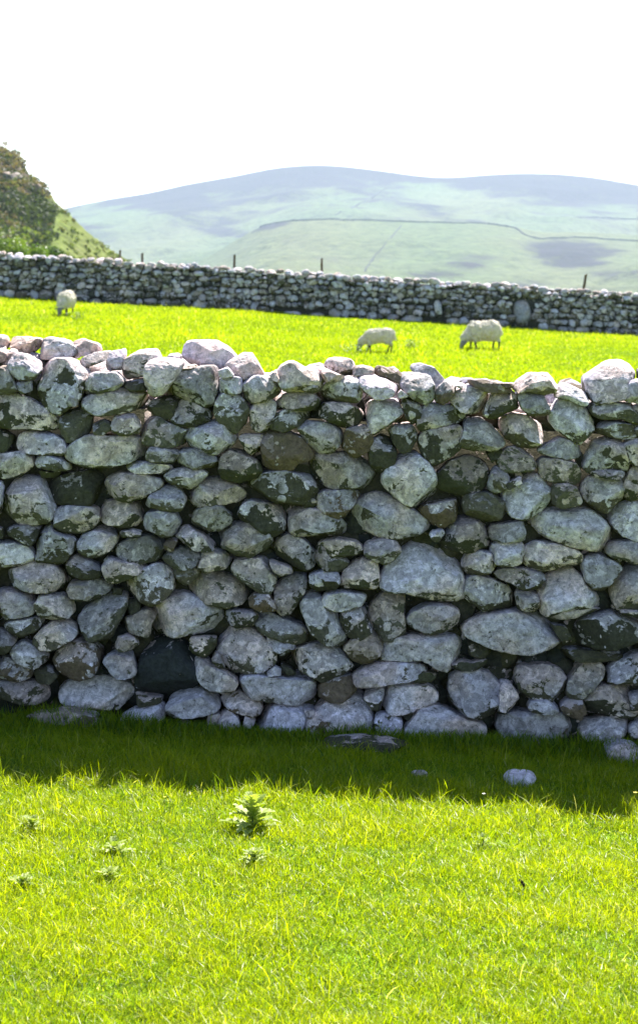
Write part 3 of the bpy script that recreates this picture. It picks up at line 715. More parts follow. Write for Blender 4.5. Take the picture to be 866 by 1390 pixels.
# ------------------------------------------------------------------ loose stones in the turf
def loose(name, px, py, w, h, d, label, lich, tone, seed, group=None, bury=.3, ylo=5, yhi=7.4):
    """w,h in photo px, centre at px,py ; d depth in metres"""
    x, y, z = hit_ground(px, py + h * .5 - h * bury * .4, ylo, yhi)
    hw = w * .5 * y / F; hh = h * .62 * y / F
    th = np.arange(40) * 2 * np.pi / 40
    r = hw * hh / np.sqrt((hh * np.cos(th)) ** 2 + (hw * np.sin(th)) ** 2)
    rr = np.random.RandomState(seed); r = r * (1 + .07 * np.sin(2 * th + rr.uniform(0, 6)) + .05 * np.sin(3 * th + rr.uniform(0, 6)))
    v, f = stone_geo((0, 0), r, 0, d * .5, seed, 40, 20, lean=.3)
    v[:, 0] += x; v[:, 1] += y; v[:, 2] += z + hh * (1 - 2 * bury)
    b = Buf(); b.add(v, f, (lich, tone, rr.uniform(0, 1), 1))
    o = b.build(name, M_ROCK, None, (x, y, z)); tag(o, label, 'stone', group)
    return o
loose('fallen_stone', 708, 1062, 42, 19, .09, 'pale elongated stone lying alone in the shaded grass', .8, .6, 41)
loose('fallen_stone', 570, 1053, 22, 7, .05, 'thin white stone sliver almost sunk in shaded grass', .9, .9, 42)
loose('fallen_stone', 788, 1020, 8, 6, .02, 'tiny white pebble in grass at the foot of the wall', .95, .9, 43, yhi=7.1)
loose('fallen_stone', 848, 1028, 56, 26, .16, 'pale lichened stone on the grass at the lower right wall foot', .8, .5, 44, ylo=6.4, yhi=7.1)
loose('buried_slab', 82, 980, 112, 22, .16, 'flat half buried slab with white lichen dots at the left wall foot', .45, .6, 45, bury=.3, ylo=6.5, yhi=7.1)
loose('buried_slab', 490, 1016, 150, 15, .2, 'long dark flat slab sunk in turf under the middle of the wall', 0.12, .25, 46, bury=.35, ylo=6.5, yhi=7.1)
# ------------------------------------------------------------------ the ground sheet
ys = np.concatenate([np.arange(-40, 2, 2), np.arange(2, 9, .08), np.arange(9, 70, .5), 70 * 1.045 ** np.arange(0, 112)])
ys = ys[ys < 9200]; ys = np.append(ys, 9250.)
xp = np.concatenate([np.arange(0, 2.4, .08), np.arange(2.4, 24, .6), 24 * 1.08 ** np.arange(0, 75)])
xp = xp[xp < 6500]; xs = np.concatenate([-xp[:0:-1], xp])
Y, X = np.meshgrid(ys, xs, indexing='ij')
Zg = gz(X.ravel(), Y.ravel())
b = Buf(); b.add(np.stack([X.ravel(), Y.ravel(), Zg], -1), grid_faces(len(ys), len(xs))[:, ::-1])
g = b.build('ground', M_TURF); tag(g, kind='structure')

# ------------------------------------------------------------------ grass
def blades(x, y, hgt, wid, lean, seed, segs=2, cols=None, sink=.004):
    rg = np.random.RandomState(seed); n = len(x)
    z = gz(x, y) - sink
    az = rg.uniform(0, 2 * np.pi, n); wa = rg.uniform(0, 2 * np.pi, n)
    dx, dy = np.cos(az), np.sin(az); wx, wy = np.cos(wa) * wid * .5, np.sin(wa) * wid * .5
    V = []
    for k in range(segs + 1):
        t = k / segs
        px = x + dx * lean * hgt * t ** 1.8; py = y + dy * lean * hgt * t ** 1.8
        pz = z + hgt * t * (1 - .25 * lean * t)
        if k < segs:
            w = 1 - .35 * t
            V += [np.stack([px - wx * w, py - wy * w, pz], -1), np.stack([px + wx * w, py + wy * w, pz], -1)]
        else: V.append(np.stack([px, py, pz], -1))
    nv = 2 * segs + 1
    v = np.stack(V, 1).reshape(-1, 3)
    tri = []
    for k in range(segs - 1): tri += [(2 * k, 2 * k + 1, 2 * k + 3), (2 * k, 2 * k + 3, 2 * k + 2)]
    tri.append((2 * segs - 2, 2 * segs - 1, 2 * segs))
    f = (np.arange(n)[:, None, None] * nv + np.array(tri)[None]).reshape(-1, 3)
    if cols is None: cols = np.clip(rg.normal(.45, .22, n), 0, 1)
    c = np.zeros((n * nv, 4), np.float32); c[:, 0] = np.repeat(cols, nv); c[:, 3] = 1
    return v, f, c
rg = np.random.RandomState(3)
gb = Buf()
def clumpmap(x, y, fr, seed): return snoise(np.stack([x, y], -1), fr, seed)
# the turf in front of the near wall
n = 330000
y = rg.uniform(4.05, 7.12, n); x = rg.uniform(-1, 1, n) * (y * .162 + .12)
cm = clumpmap(x, y, 9, 31) * .5 + clumpmap(x, y, 3, 32) * .5
h = np.clip(rg.lognormal(math.log(.019), .42, n) * (1 + .45 * cm), .008, .085)
near_edge = np.exp(-((y - 6.35) / .22) ** 2)
h *= 1 + .35 * near_edge
col = np.clip(rg.normal(.48, .18, n) + .20 * cm, 0, .92); dry = rg.uniform(0, 1, n) < .035; col[dry] = rg.uniform(.93, 1, dry.sum())
gb.add(*blades(x, y, h, rg.uniform(.0012, .0030, n), rg.uniform(.1, 1.4, n), 5, 3, col))
# taller stalks
n = 1300
y = rg.uniform(4.1, 7.0, n); y[:420] = rg.normal(6.42, .16, 420); x = rg.uniform(-1, 1, n) * (y * .162 + .12)
gb.add(*blades(x, y, rg.uniform(.05, .10, n), rg.uniform(.0018, .0035, n), rg.uniform(.1, .7, n), 6, 4, np.clip(rg.normal(.4, .2, n), 0, 1)))
# tufts against the wall foot
n = 9000
x = rg.uniform(-1.3, 1.3, n); y = FACE - abs(rg.normal(0, .09, n)) + .02
gb.add(*blades(x, y, rg.uniform(.03, .085, n) * (.8 + .4 * clumpmap(x, y, 5, 9)), rg.uniform(.002, .004, n), rg.uniform(.1, .8, n), 7, 3, np.clip(rg.normal(.25, .15, n), 0, 1)))
# wider surroundings, outside the frame
n = 60000
y = rg.uniform(2.6, 7.1, n); x = rg.uniform(-4.2, 4.2, n); k = (abs(x) > y * .162 + .1) | (y < 4.05); x, y = x[k], y[k]; n = len(x)
gb.add(*blades(x, y, rg.uniform(.02, .06, n), rg.uniform(.004, .009, n), rg.uniform(.1, 1, n), 8, 2))
o = gb.build('grass', M_GRASS, smooth=False); tag(o, kind='stuff')
o['label'] = 'short sunlit pasture turf'
# the pasture beyond the wall
gf = Buf()
n = 330000
y = 33 + 31.5 * rg.uniform(0, 1, n) ** .8; x = rg.uniform(-1, 1, n) * (y * .165 + .5)
cm = clumpmap(x, y, .9, 41) * .5 + clumpmap(x, y, .25, 42) * .6
h = np.clip(rg.lognormal(math.log(.055), .4, n) * (1 + .5 * cm), .02, .22)
col = np.clip(rg.normal(.5, .2, n) + .20 * cm, 0, .92); dry = rg.uniform(0, 1, n) < .03; col[dry] = 1
gf.add(*blades(x, y, h, rg.uniform(.015, .04, n), rg.uniform(.1, 1.2, n), 9, 2, col))
n = 60000
y = rg.uniform(7.7, 33, n); x = rg.uniform(-1, 1, n) * (y * .2 + 1)
gf.add(*blades(x, y, rg.uniform(.03, .08, n), rg.uniform(.01, .025, n), rg.uniform(.1, 1, n), 10, 2))
o = gf.build('pasture_grass', M_PASTURE, smooth=False); tag(o, kind='stuff')
o['label'] = 'bright pasture grass between the two walls'

# ------------------------------------------------------------------ weeds and small things in the turf
M_THISTLE = leaf_material('thistle_leaf', [(0, (.06, .10, .015)), (.5, (.15, .22, .03)), (1, (.36, .42, .12))], trans=.4, rough=.55)
def spiny_leaf(b, base, az, elev, ln, wid, rg, tone):
    """one lobed prickly leaf bending outward"""
    d = np.array([math.cos(az), math.sin(az), 0]); s = np.array([-d[1], d[0], 0])
    n = 11; mid = []; 
    for i in range(n):
        t = i / (n - 1)
        e = elev - t * .7
        mid.append((t, e))
    p = np.array(base, float); pts = [p.copy()]
    for i in range(1, n):
        e = mid[i][1]; p = p + ln / (n - 1) * (d * math.cos(e) + np.array([0, 0, math.sin(e)])); pts.append(p.copy())
    V = []; Fc = []
    for i, q in enumerate(pts):
        t = i / (n - 1); w = wid * math.sin(math.pi * min(1, t * .9 + .12)) ** .7 * (1.0 if i % 2 else .38)
        if i == n - 1: w = 0.0004
        tw = ln * .05 * (1 if i % 2 else 0)
        up = np.array([0, 0, w * .45 * rg.uniform(.4, 1.2)])
        V += [q - s * w + d * tw + up, q, q + s * w + d * tw + up]
    for i in range(n - 1):
        a = 3 * i; Fc += [(a, a + 1, a + 4), (a, a + 4, a + 3), (a + 1, a + 2, a + 5), (a + 1, a + 5, a + 4)]
    c = np.zeros((len(V), 4)); c[:, 3] = 1; c[:, 0] = tone
    c[0::3, 0] = min(1, tone + .4); c[2::3, 0] = min(1, tone + .4)
    b.add(np.array(V), Fc, c)
def stalk(b, p0, p1, r, tone=.4, n=5, mi=0):
    p0 = np.array(p0, float); p1 = np.array(p1, float); a = np.arange(n) * 2 * np.pi / n
    dd = p1 - p0; dd /= np.linalg.norm(dd); u = np.cross(dd, [1, 0, .01]); u /= np.linalg.norm(u); w = np.cross(dd, u)
    ring = lambda p, r_: p + r_ * (np.cos(a)[:, None] * u + np.sin(a)[:, None] * w)
    b.add(np.concatenate([ring(p0, r), ring(p1, r * .6)]), grid_faces(2, n, True), (tone, 0, 0, 1), mi)
def thistle(px, py, size, height, nleaf, seed, label):
    x, y, z = hit_ground(px, py, 3.5, 7.0)
    rg = np.random.RandomState(seed)
    root = empty('thistle', (x, y, z)); tag(root, label, 'thistle', 'thistles growing in the sunlit turf')
    bl = Buf(); bs = Buf()
    stalk(bs, (0, 0, -.01), (0, 0, height * .8), .0035)
    for i in range(nleaf):
        t = i / nleaf
        az = i * 2.4 + rg.uniform(-.3, .3)
        spiny_leaf(bl, (0, 0, height * .75 * t), az, .45 + t * .8 + rg.uniform(-.3, .3), size * (1 - .55 * t) * rg.uniform(.8, 1.1), size * .20, rg, rg.uniform(.3, 1))
    bl.build('leaves', M_THISTLE, root, smooth=False); bs.build('stem', M_THISTLE, root)
thistle(343, 1130, .115, .105, 24, 1, 'tallest dark green thistle standing upright in the sunlit grass below the shadow edge')
thistle(346, 1175, .055, .045, 22, 2, 'low grey green thistle directly below the tallest thistle')
thistle(44, 1128, .055, .04, 18, 3, 'dark thistle rosette near the left edge just below the shadow line')
thistle(155, 1160, .060, .03, 16, 4, 'flat pale thistle rosette in the turf between left edge and tallest thistle')
thistle(148, 1195, .050, .028, 14, 5, 'small thistle rosette under the flat pale one at lower left')
thistle(30, 1205, .055, .025, 14, 6, 'low spreading thistle rosette at the far lower left of the turf')
thistle(655, 1150, .045, .03, 14, 7, 'small pale thistle rosette in the turf right of centre below the wall')
def weed(px, py, rad, label, seed):
    x, y, z = hit_ground(px, py, 36, 63)
    root = empty('weed_clump', (x, y, z)); tag(root, label, 'weeds', 'weed clumps in the pasture'); rg = np.random.RandomState(seed)
    bl = Buf()
    for k in range(14):
        a = rg.uniform(0, 6.28); q = rg.uniform(0, rad)
        for j in range(4): spiny_leaf(bl, (q * math.cos(a), q * .6 * math.sin(a), .02 + .05 * j), rg.uniform(0, 6.28), rg.uniform(.5, 1.3), rg.uniform(.08, .13), .022, rg, rg.uniform(0, .35))
    bl.build('leaves', M_THISTLE, root, smooth=False)
weed(478, 480, .45, 'grey green thistle clump beside the nose of the slim cream sheep', 1)
weed(104, 434, .28, 'small pale weed clump in front of the lone sheep at the left', 2)
weed(560, 472, .22, 'low weed clump in the grass between the two sheep at the right', 3)
M_FLOWER = leaf_material('flower_petal', [(0, (.75, .62, .02)), (1, (.7, .68, .6))], trans=.3)
def flower(px, py, label, tone, s=.006):
    x, y, z = hit_ground(px, py, 3.5, 7.0)
    root = empty('wildflower', (x, y, z)); tag(root, label, 'flower', 'small flowers in the turf')
    bs = Buf(); stalk(bs, (0, 0, 0), (.004, 0, .05), .0009, .3); bs.build('stem', M_THISTLE, root)
    bp = Buf(); c = np.array([.004, 0, .05])
    for k in range(5):
        a = k * 2 * math.pi / 5; d = np.array([math.cos(a), math.sin(a), .25]); q = np.array([-math.sin(a), math.cos(a), 0])
        bp.add([c, c + s * (.6 * d - .45 * q), c + s * 1.1 * d, c + s * (.6 * d + .45 * q)], [(0, 1, 2), (0, 2, 3)], (tone, 0, 0, 1))
    bp.build('petals', M_FLOWER, root, smooth=False)
flower(861, 1098, 'yellow buttercup at the right edge on the shadow line', 0, .008)
flower(125, 1262, 'yellow buttercup low in the bottom left of the turf', 0)
flower(25, 1262, 'yellow buttercup in the bottom left corner of the turf', 0)
flower(655, 1100, 'pale daisy near the shadow edge under the fallen stone', 1)
flower(222, 1105, 'yellow buttercup between the thistles at left and the tallest thistle', 0, .005)
# a dark dropping in the grass
x, y, z = hit_ground(708, 1208, 3.5, 6.5)
b = Buf()
for k in range(5):
    th = np.arange(14) * 2 * np.pi / 14
    v, f = stone_geo((0, 0), np.full(14, .004), 0, .004, 70 + k, 14, 8); v += np.array([x + rg.uniform(-.006, .006), y + rg.uniform(-.005, .005) - .007, z + .012 + .003 * k]); b.add(v, f, (0, .1, .3, 1))
M_DUNG = simple('dark_dung', (.02, .014, .01), .7, 80, .3)
tag(b.build('dropping', M_DUNG, None, (x, y, z)), 'small dark dropping in the bright grass at lower right', 'dropping')
# ------------------------------------------------------------------ the far wall
FW = 64.0
far_root = empty('dry_stone_wall', (0, FW, 0))
tag(far_root, 'long distant dry stone wall across the back of the pasture below the hills', 'stone wall', 'dry stone walls of the pasture')
rw = np.random.RandomState(21)
fst = []
def fpoly(x, z, w, h, rg):
    n = 8; th = np.arange(n) * 2 * np.pi / n + rg.uniform(0, 6)
    e = .65
    r = 1 / (abs(np.cos(th)) ** (2 / e) + abs(np.sin(th)) ** (2 / e)) ** (e / 2) * rg.uniform(.82, 1.08, n)
    a = rg.normal(0, .16); ca, sa = math.cos(a), math.sin(a)
    X_ = r * np.cos(th) * w / 2; Z_ = r * np.sin(th) * h / 2
    return np.stack([x + X_ * ca - Z_ * sa, z + X_ * sa + Z_ * ca], -1)
special = [(710, 425, 24, 42), (595, 420, 9, 36), (426, 433, 34, 18), (560, 404 + 30, 40, 14), (395, 428, 40, 12), (128, 412, 22, 14)]
sp = [((a - 433) * FW / F, EYE + (HOR - b_) * FW / F, c_ * FW / F, d_ * FW / F) for a, b_, c_, d_ in special]
h0 = 0.0; row = 0
heights = [.26, .2, .17, .16, .15, .14, .14, .13]
for rh in heights:
    x = -23 + rw.uniform(0, .2)
    while x < 23:
        w = rw.uniform(.11, .36) * (1.5 if row == 0 else 1)
        if rw.uniform() < .14: w *= 1.6
        px_ = (x + w / 2) * F / FW + 433
        cz = float(ground(x + w / 2, FW)) + h0 + rh / 2 + .03 * math.sin(x * 1.3 + row) + rw.uniform(-.035, .035)
        hh = rh * rw.uniform(.7, 1.45)
        if not any(abs(x + w / 2 - s[0]) < s[2] * .5 + w * .3 and abs(cz - s[1]) < s[3] * .5 for s in sp):
            fst.append((x + w / 2, cz, w * 1.14, hh * 1.1, 'w', FW + .06 * (h0 + rh / 2) + rw.uniform(-.05, .07)))
            if rw.uniform() < .15:
                fst.append((x + w, cz + rw.uniform(-.03, .05), .1, .09, 'w', FW + .05))
        x += w
    h0 += rh * .97; row += 1
x = -23
while x < 23:                      # rough coping
    w = rw.uniform(.16, .40)
    cz = float(ground(x + w / 2, FW)) + h0 + .03 + rw.uniform(-.04, .06)
    fst.append((x + w / 2, cz, w * 1.1, rw.uniform(.13, .24), 'c', FW + .14 + rw.uniform(-.06, .12)))
    x += w * rw.uniform(.8, 1.05)
for s in sp: fst.append((s[0], s[1], s[2], s[3], 's', FW - .05))
items = []
for k, (x, z, w, h, kd, y0) in enumerate(fst):
    nt_ = 20
    c, r, A = radial(fpoly(x, z, w, h, rw), nt_, blur=.4, grow=1.04)
    v, f = stone_geo(c, r, y0, max(.09, .5 * math.sqrt(w * h)), 4000 + k, nt_, 9, lean=rw.uniform(-.05, .45), rough=1.3)
    if kd == 'c': col = (rw.uniform(.35, .8), rw.choice([.72, .8, .95, 1.]), rw.uniform(0, 1), 1)
    else: col = (rw.uniform(.1, .9) if kd == 'w' else .75, rw.choice([.1, .22, .35, .5, .6]), rw.uniform(0, 1), 1)
    vis = A if abs(x) < 10.4 else 0
    items.append((vis, v, f, col, kd, (c[0], y0, c[1])))
items.sort(key=lambda t: -t[0])
fr = Buf(); ns = nc = 0
for vis, v, f, col, kd, og in items:
    if kd == 'c' and nc < 60 and vis: name = 'coping_stone'; nc += 1
    elif kd == 's': name = 'upright_slab' if v[:, 2].ptp() > v[:, 0].ptp() else 'stone'
    elif kd == 'w' and ns < 90 and vis: name = 'stone'; ns += 1
    else: fr.add(v, f, col); continue
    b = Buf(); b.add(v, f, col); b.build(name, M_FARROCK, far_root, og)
bx = []
for x in (-23, 23):
    for y in (FW + .16, FW + .5):
        for z in (-.2, h0 - .05): bx.append([x, y, z + float(ground(x, FW))])
# the core follows the tilt of the field in short pieces
nx = 40
xs_ = np.linspace(-23, 23, nx); ring = []
for x in xs_:
    g0 = float(ground(x, FW))
    ring.append([[x, FW + .22, g0 - .2], [x, FW + .26, g0 + h0 - .03], [x, FW + .5, g0 + h0 - .03], [x, FW + .6, g0 - .2]])
fr.add(np.array(ring).reshape(-1, 3), grid_faces(nx, 4, True), (0, .1, .5, 1))
o = fr.build('smaller_stones', M_FARROCK, far_root); o.location = -far_root.location; o['kind'] = 'stuff'

# ------------------------------------------------------------------ fence posts behind the far wall
def post(px, ptop, pbot, lean, label, wid=.085):
    y = FW + .95
    x = (px - 433) * y / F; zt = EYE + (HOR - ptop + 3) * y / F
    z0 = float(ground(x, y)) - .3
    rp = np.random.RandomState(int(px))
    rows = 9; n = 8; V = []
    for i in range(rows):
        t = i / (rows - 1); z = z0 + (zt - z0) * t
        for j in range(n):
            a = j * 2 * math.pi / n; rr = wid * .5 * (1 + rp.uniform(-.12, .12)) * (1.05 - .15 * t)
            V.append([x + lean * (z - zt + .35) + rr * math.cos(a), y + rr * math.sin(a), z + (rr * .35 * math.cos(a) if i == rows - 1 else 0)])
    V.append([x + lean * .35, y, zt])
    f = np.concatenate([grid_faces(rows, n, True), [[(rows - 1) * n + j, (rows - 1) * n + (j + 1) % n, rows * n] for j in range(n)]])
    b = Buf(); b.add(np.array(V), f)
    tag(b.build('fence_post', M_WOOD, None, (x, y, z0), smooth=False), label, 'fence post', 'wooden fence posts behind the far wall')
post(193, 346, 358, .0, 'leftmost grey wooden fence post sticking up just right of the crag foot')
post(318, 348, 362, .02, 'wooden fence post standing upright between the leftmost and the middle posts')
post(437, 353, 372, -.02, 'slender wooden fence post above the middle of the far wall')
post(793, 375, 398, .16, 'tilted wooden fence post leaning right above the right half of the far wall', .10)
post(163, 342, 352, .0, 'short wooden stub post at the foot of the crag slope', .07)

# ------------------------------------------------------------------ sheep
M_WOOL, nt, out = mat('fleece')
g = N(nt, 'ShaderNodeTexCoord'); n1 = noise_n(nt, g.outputs['Object'], 14, 5, .7); n2 = noise_n(nt, g.outputs['Object'], 60, 4, .7)
c = ramp(nt, n1, [(.3, (.54, .48, .38)), (.55, (.82, .75, .62)), (.8, (.86, .81, .70))])
bs = N(nt, 'ShaderNodeBsdfPrincipled', Roughness=1.0); bs.inputs['Specular IOR Level'].default_value = .05; L(nt, c, bs.inputs['Base Color'])
bs.inputs['Sheen Weight'].default_value = .35
bp = N(nt, 'ShaderNodeBump', Strength=1.0, Distance=.03); L(nt, n2, bp.inputs['Height']); L(nt, bp.outputs[0], bs.inputs['Normal'])
tl = N(nt, 'ShaderNodeBsdfTranslucent'); L(nt, c, tl.inputs['Color']); mxs = N(nt, 'ShaderNodeMixShader', Fac=.22)
L(nt, bs.outputs[0], mxs.inputs[1]); L(nt, tl.outputs[0], mxs.inputs[2]); L(nt, mxs.outputs[0], out.inputs[0])
M_FACE = simple('sheep_face', (.24, .22, .20), .8, 30, .3)
M_LEG = simple('sheep_leg', (.07, .06, .055), .8, 30, .3)

def capsule(bm, p0, p1, r0, r1, n=12, m=7):
    p0 = Vector(p0); p1 = Vector(p1); d = p1 - p0; ln = max(d.length, 1e-4); d.normalize()
    q = d.to_track_quat('Z', 'Y')
    rings = []
    steps = []
    for i in range(m): a = math.pi / 2 * (i / m); steps.append((-r0 * math.cos(a), r0 * math.sin(a)))
    for i in range(m + 1): a = math.pi / 2 * (i / m); steps.append((ln + r1 * math.sin(a), r1 * math.cos(a)))
    for zz, rr in steps:
        rings.append([bm.verts.new(p0 + q @ Vector((max(rr, .0008) * math.cos(k * 2 * math.pi / n), max(rr, .0008) * math.sin(k * 2 * math.pi / n), zz))) for k in range(n)])
    for a, b_ in zip(rings, rings[1:]):
        for k in range(n): bm.faces.new((a[k], a[(k + 1) % n], b_[(k + 1) % n], b_[k]))
    bm.faces.new(list(reversed(rings[0]))); bm.faces.new(rings[-1])
def ellipsoid(bm, c, r, tilt=0):
    g_ = bmesh.ops.create_icosphere(bm, subdivisions=4, radius=1)
    ct, st = math.cos(tilt), math.sin(tilt)
    for v in g_['verts']:
        x, y, z = v.co.x * r[0], v.co.y * r[1], v.co.z * r[2]
        v.co = Vector((c[0] + x * ct - z * st, c[1] + y, c[2] + x * st + z * ct))
def make_sheep(x, y, z, yaw, height, woolly, stance, label, seed, headturn=0.0, facecol=M_FACE):
    """body along +x when yaw = 0, head down grazing"""
    s = height / .74
    bm = bmesh.new()
    ellipsoid(bm, (0, 0, .50), (.42, .20 * woolly, .205 * woolly))
    ellipsoid(bm, (-.24, 0, .50), (.22, .195 * woolly, .225 * woolly))
    ellipsoid(bm, (.20, 0, .48), (.23, .18 * woolly, .22 * woolly))
    ht = headturn
    neck1 = (.50, .06 * ht, .33); head0 = (.57, .10 * ht, .20); head1 = (.635, .13 * ht, .06)
    capsule(bm, (.30, 0, .46), neck1, .15 * woolly, .105)
    capsule(bm, neck1, head0, .095, .078)
    capsule(bm, head0, head1, .068, .036)
    for i, (lx, ly) in enumerate(((.27, .10), (.27, -.10), (-.30, .11), (-.30, -.11))):
        o_ = stance[i]
        if lx > 0:
            kn = (lx + o_ * .5 + .01, ly, .20); ft = (lx + o_, ly, .03)
            capsule(bm, (lx, ly, .40), kn, .062, .033); capsule(bm, kn, (ft[0], ft[1], .07), .030, .022)
            capsule(bm, (ft[0], ft[1], .06), (ft[0] + .012, ft[1], .022), .025, .026)
        else:
            st = (lx + .05, ly, .34); hock = (lx - .075 + o_ * .6, ly, .235); ft = (lx - .045 + o_, ly, .03)
            capsule(bm, (lx + .02, ly * .9, .44), st, .11, .07); capsule(bm, st, hock, .062, .032)
            capsule(bm, hock, (ft[0], ft[1], .07), .029, .022); capsule(bm, (ft[0], ft[1], .06), (ft[0] + .012, ft[1], .022), .025, .026)
    capsule(bm, (-.43, 0, .56), (-.475, 0, .40), .045, .028)
    me = bpy.data.meshes.new('tmp'); bm.to_mesh(me); bm.free()
    tmp = bpy.data.objects.new('tmp', me); COL.objects.link(tmp)
    md = tmp.modifiers.new('r', 'REMESH'); md.mode = 'VOXEL'; md.voxel_size = .013; md.use_smooth_shade = True
    sm = tmp.modifiers.new('s', 'SMOOTH'); sm.iterations = 5; sm.factor = .5
    dg = bpy.context.evaluated_depsgraph_get(); dg.update()
    m2 = bpy.data.meshes.new_from_object(tmp.evaluated_get(dg))
    bpy.data.objects.remove(tmp); bpy.data.meshes.remove(me)
    v = np.zeros(len(m2.vertices) * 3); m2.vertices.foreach_get('co', v); v = v.reshape(-1, 3)
    nn = np.zeros(len(v) * 3); m2.vertices.foreach_get('normal', nn); nn = nn.reshape(-1, 3)
    bare = ((v[:, 2] < .235) & (v[:, 0] < .46)) | ((v[:, 0] > .50) & (v[:, 2] < .30)) 
    wool = np.where(bare, 0, 1.) * np.clip((v[:, 2] - .22) / .06 + (v[:, 0] > .46), 0, 1)
    d = (.030 * abs(snoise(v, 17, seed)) + .014 * snoise(v, 42, seed + 1) + .008 * snoise(v, 90, seed + 2) + .010) * wool
    v = v + nn * d[:, None]
    v *= s
    m2.vertices.foreach_set('co', v.ravel())
    m2.materials.clear()
    for m_ in (M_WOOL, facecol, M_LEG): m2.materials.append(m_)
    for p_ in m2.polygons:
        c_ = p_.center / s
        p_.material_index = 1 if (c_.x > .50 and c_.z < .27) else (2 if (c_.z < .225 and c_.x < .46) else 0)
        p_.use_smooth = True
    m2.update()
    root = bpy.data.objects.new('sheep', m2); COL.objects.link(root)
    root.location = (x, y, z); root.rotation_euler.z = yaw
    tag(root, label, 'sheep', 'sheep grazing in the pasture')
    for sd in (-1, 1):
        b = Buf(); V = []
        c0 = np.array([.555, .10 * ht + sd * .062, .225]); tip = c0 + np.array([-.01, sd * .105, .005])
        for i, t in enumerate(np.linspace(0, 1, 7)):
            cc = c0 * (1 - t) + tip * t; w = .03 * math.sin(math.pi * (.18 + .78 * t)) 
            for a in np.arange(6) * math.pi / 3: V.append(cc + np.array([.25 * w * math.cos(a), 0, w * math.sin(a)]))
        b.add(np.array(V) * s, grid_faces(7, 6, True)); b.build('ear', facecol, root)
        b = Buf(); th = np.arange(10) * 2 * np.pi / 10
        vv, ff = stone_geo((0, 0), np.full(10, .008), 0, .006, 5, 10, 6, cuts=0, rough=0)
        vv += np.array([.605, .11 * ht + sd * .052, .135]) ; b.add(vv * s, ff); b.build('eye', M_LEG, root)
    return root
x, y, z = hit_ground(514, 478.5, 38, 62); sc_ = y / F
make_sheep(x, y, z, R(178), 34 * sc_, .95, (-.03, .05, -.02, .07), 'slim young cream sheep grazing head down with its nose to the left', 1)
x, y, z = hit_ground(656, 475.5, 38, 62); sc_ = y / F
make_sheep(x, y, z, R(196), 39 * sc_, 1.18, (-.05, .05, -.04, .05), 'biggest woolly sheep grazing sideways with dark legs at the right', 2, headturn=.3)
x, y, z = hit_ground(90, 428.5, 38, 63.2); sc_ = y / F
make_sheep(x, y, z, R(262), 33 * sc_, 1.12, (.03, -.03, .03, -.03), 'woolly sheep seen head on grazing alone near the far wall at the left', 3, headturn=-.5, facecol=simple('grey_sheep_face', (.17, .165, .17), .8, 30, .3))

# ------------------------------------------------------------------ hills
def slope_mesh(name, skyline, r_ridge, r_base, z_base, material, cols, rows, amp, freq, seed, pxl=(-700, 1600), cover=None, power=1.25, back=.35, detail=0):
    pxs = np.linspace(pxl[0], pxl[1], cols)
    sx = [a for a, _ in skyline]; sy = [b_ for _, b_ in skyline]
    elev = np.interp(pxs, sx, sy)
    kk = np.exp(-.5 * (np.arange(-6, 7) / 2.2) ** 2); kk /= kk.sum()
    es = np.convolve(np.pad(elev, 6, 'edge'), kk, 'valid'); elev = es
    rr = r_ridge(pxs) if callable(r_ridge) else np.full(cols, float(r_ridge))
    rb = r_base(pxs) if callable(r_base) else np.full(cols, float(r_base))
    t = np.linspace(0, 1 + back, rows)
    T, PX = np.meshgrid(t, pxs, indexing='ij')
    rad = rb[None] + (rr - rb)[None] * T
    ztop = EYE + (HOR - elev) * rr / F
    tt = np.clip(T, 0, 1)
    prof = tt ** power * (1 - .18 * np.sin(math.pi * tt))
    zz = z_base + (ztop[None] - z_base) * prof
    over = np.clip(T - 1, 0, None)
    zz = zz - (ztop[None] - z_base) * (over / back) ** 1.4 * 1.15 * (back > 0)
    x = (PX - 433) * rad / F; y = rad
    P_ = np.stack([x.ravel(), y.ravel()], -1)
    nn = snoise(P_, freq, seed) + .5 * snoise(P_, freq * 2.7, seed + 1) + .25 * snoise(P_, freq * 6.1, seed + 2)
    env = (np.sin(math.pi * np.clip(T, 0, 1)) ** .8).ravel() 
    zf = zz.ravel() + amp * nn * env
    if detail: zf = zf + detail * (snoise(P_, freq * 14, seed + 3) + .6 * snoise(P_, freq * 33, seed + 4)) * (T.ravel() > .02)
    # what the land carries
    cpy = HOR - (zf - EYE) / y.ravel() * F
    cc = np.zeros((len(zf), 4), np.float32); cc[:, 3] = 1
    cc[:, :2] = cover(PX.ravel(), cpy, tt.ravel())
    v = np.stack([x.ravel(), y.ravel(), zf], -1)
    b = Buf(); b.add(v, grid_faces(rows, cols)[:, ::-1], cc)
    o = b.build(name, material); tag(o, kind='structure')
    return dict(v=v.reshape(rows, cols, 3), px=pxs, t=t)
def blob(px, py, cx, cy, rx, ry, ang=0):
    a = math.radians(ang); dx = px - cx; dy = py - cy
    u = (dx * math.cos(a) + dy * math.sin(a)) / rx; w = (-dx * math.sin(a) + dy * math.cos(a)) / ry
    return np.exp(-(u * u + w * w) ** 1.5)
SKY_MAIN = [(-700, 330), (-300, 322), (0, 303), (60, 290), (90, 281), (150, 269), (200, 262), (250, 250), (290, 243), (330, 236), (365, 228), (400, 224), (440, 222.5), (480, 226), (520, 231), (560, 237), (590, 240), (620, 240), (650, 237), (700, 234), (760, 235), (810, 240), (866, 250), (1000, 272), (1300, 300), (1600, 325)]
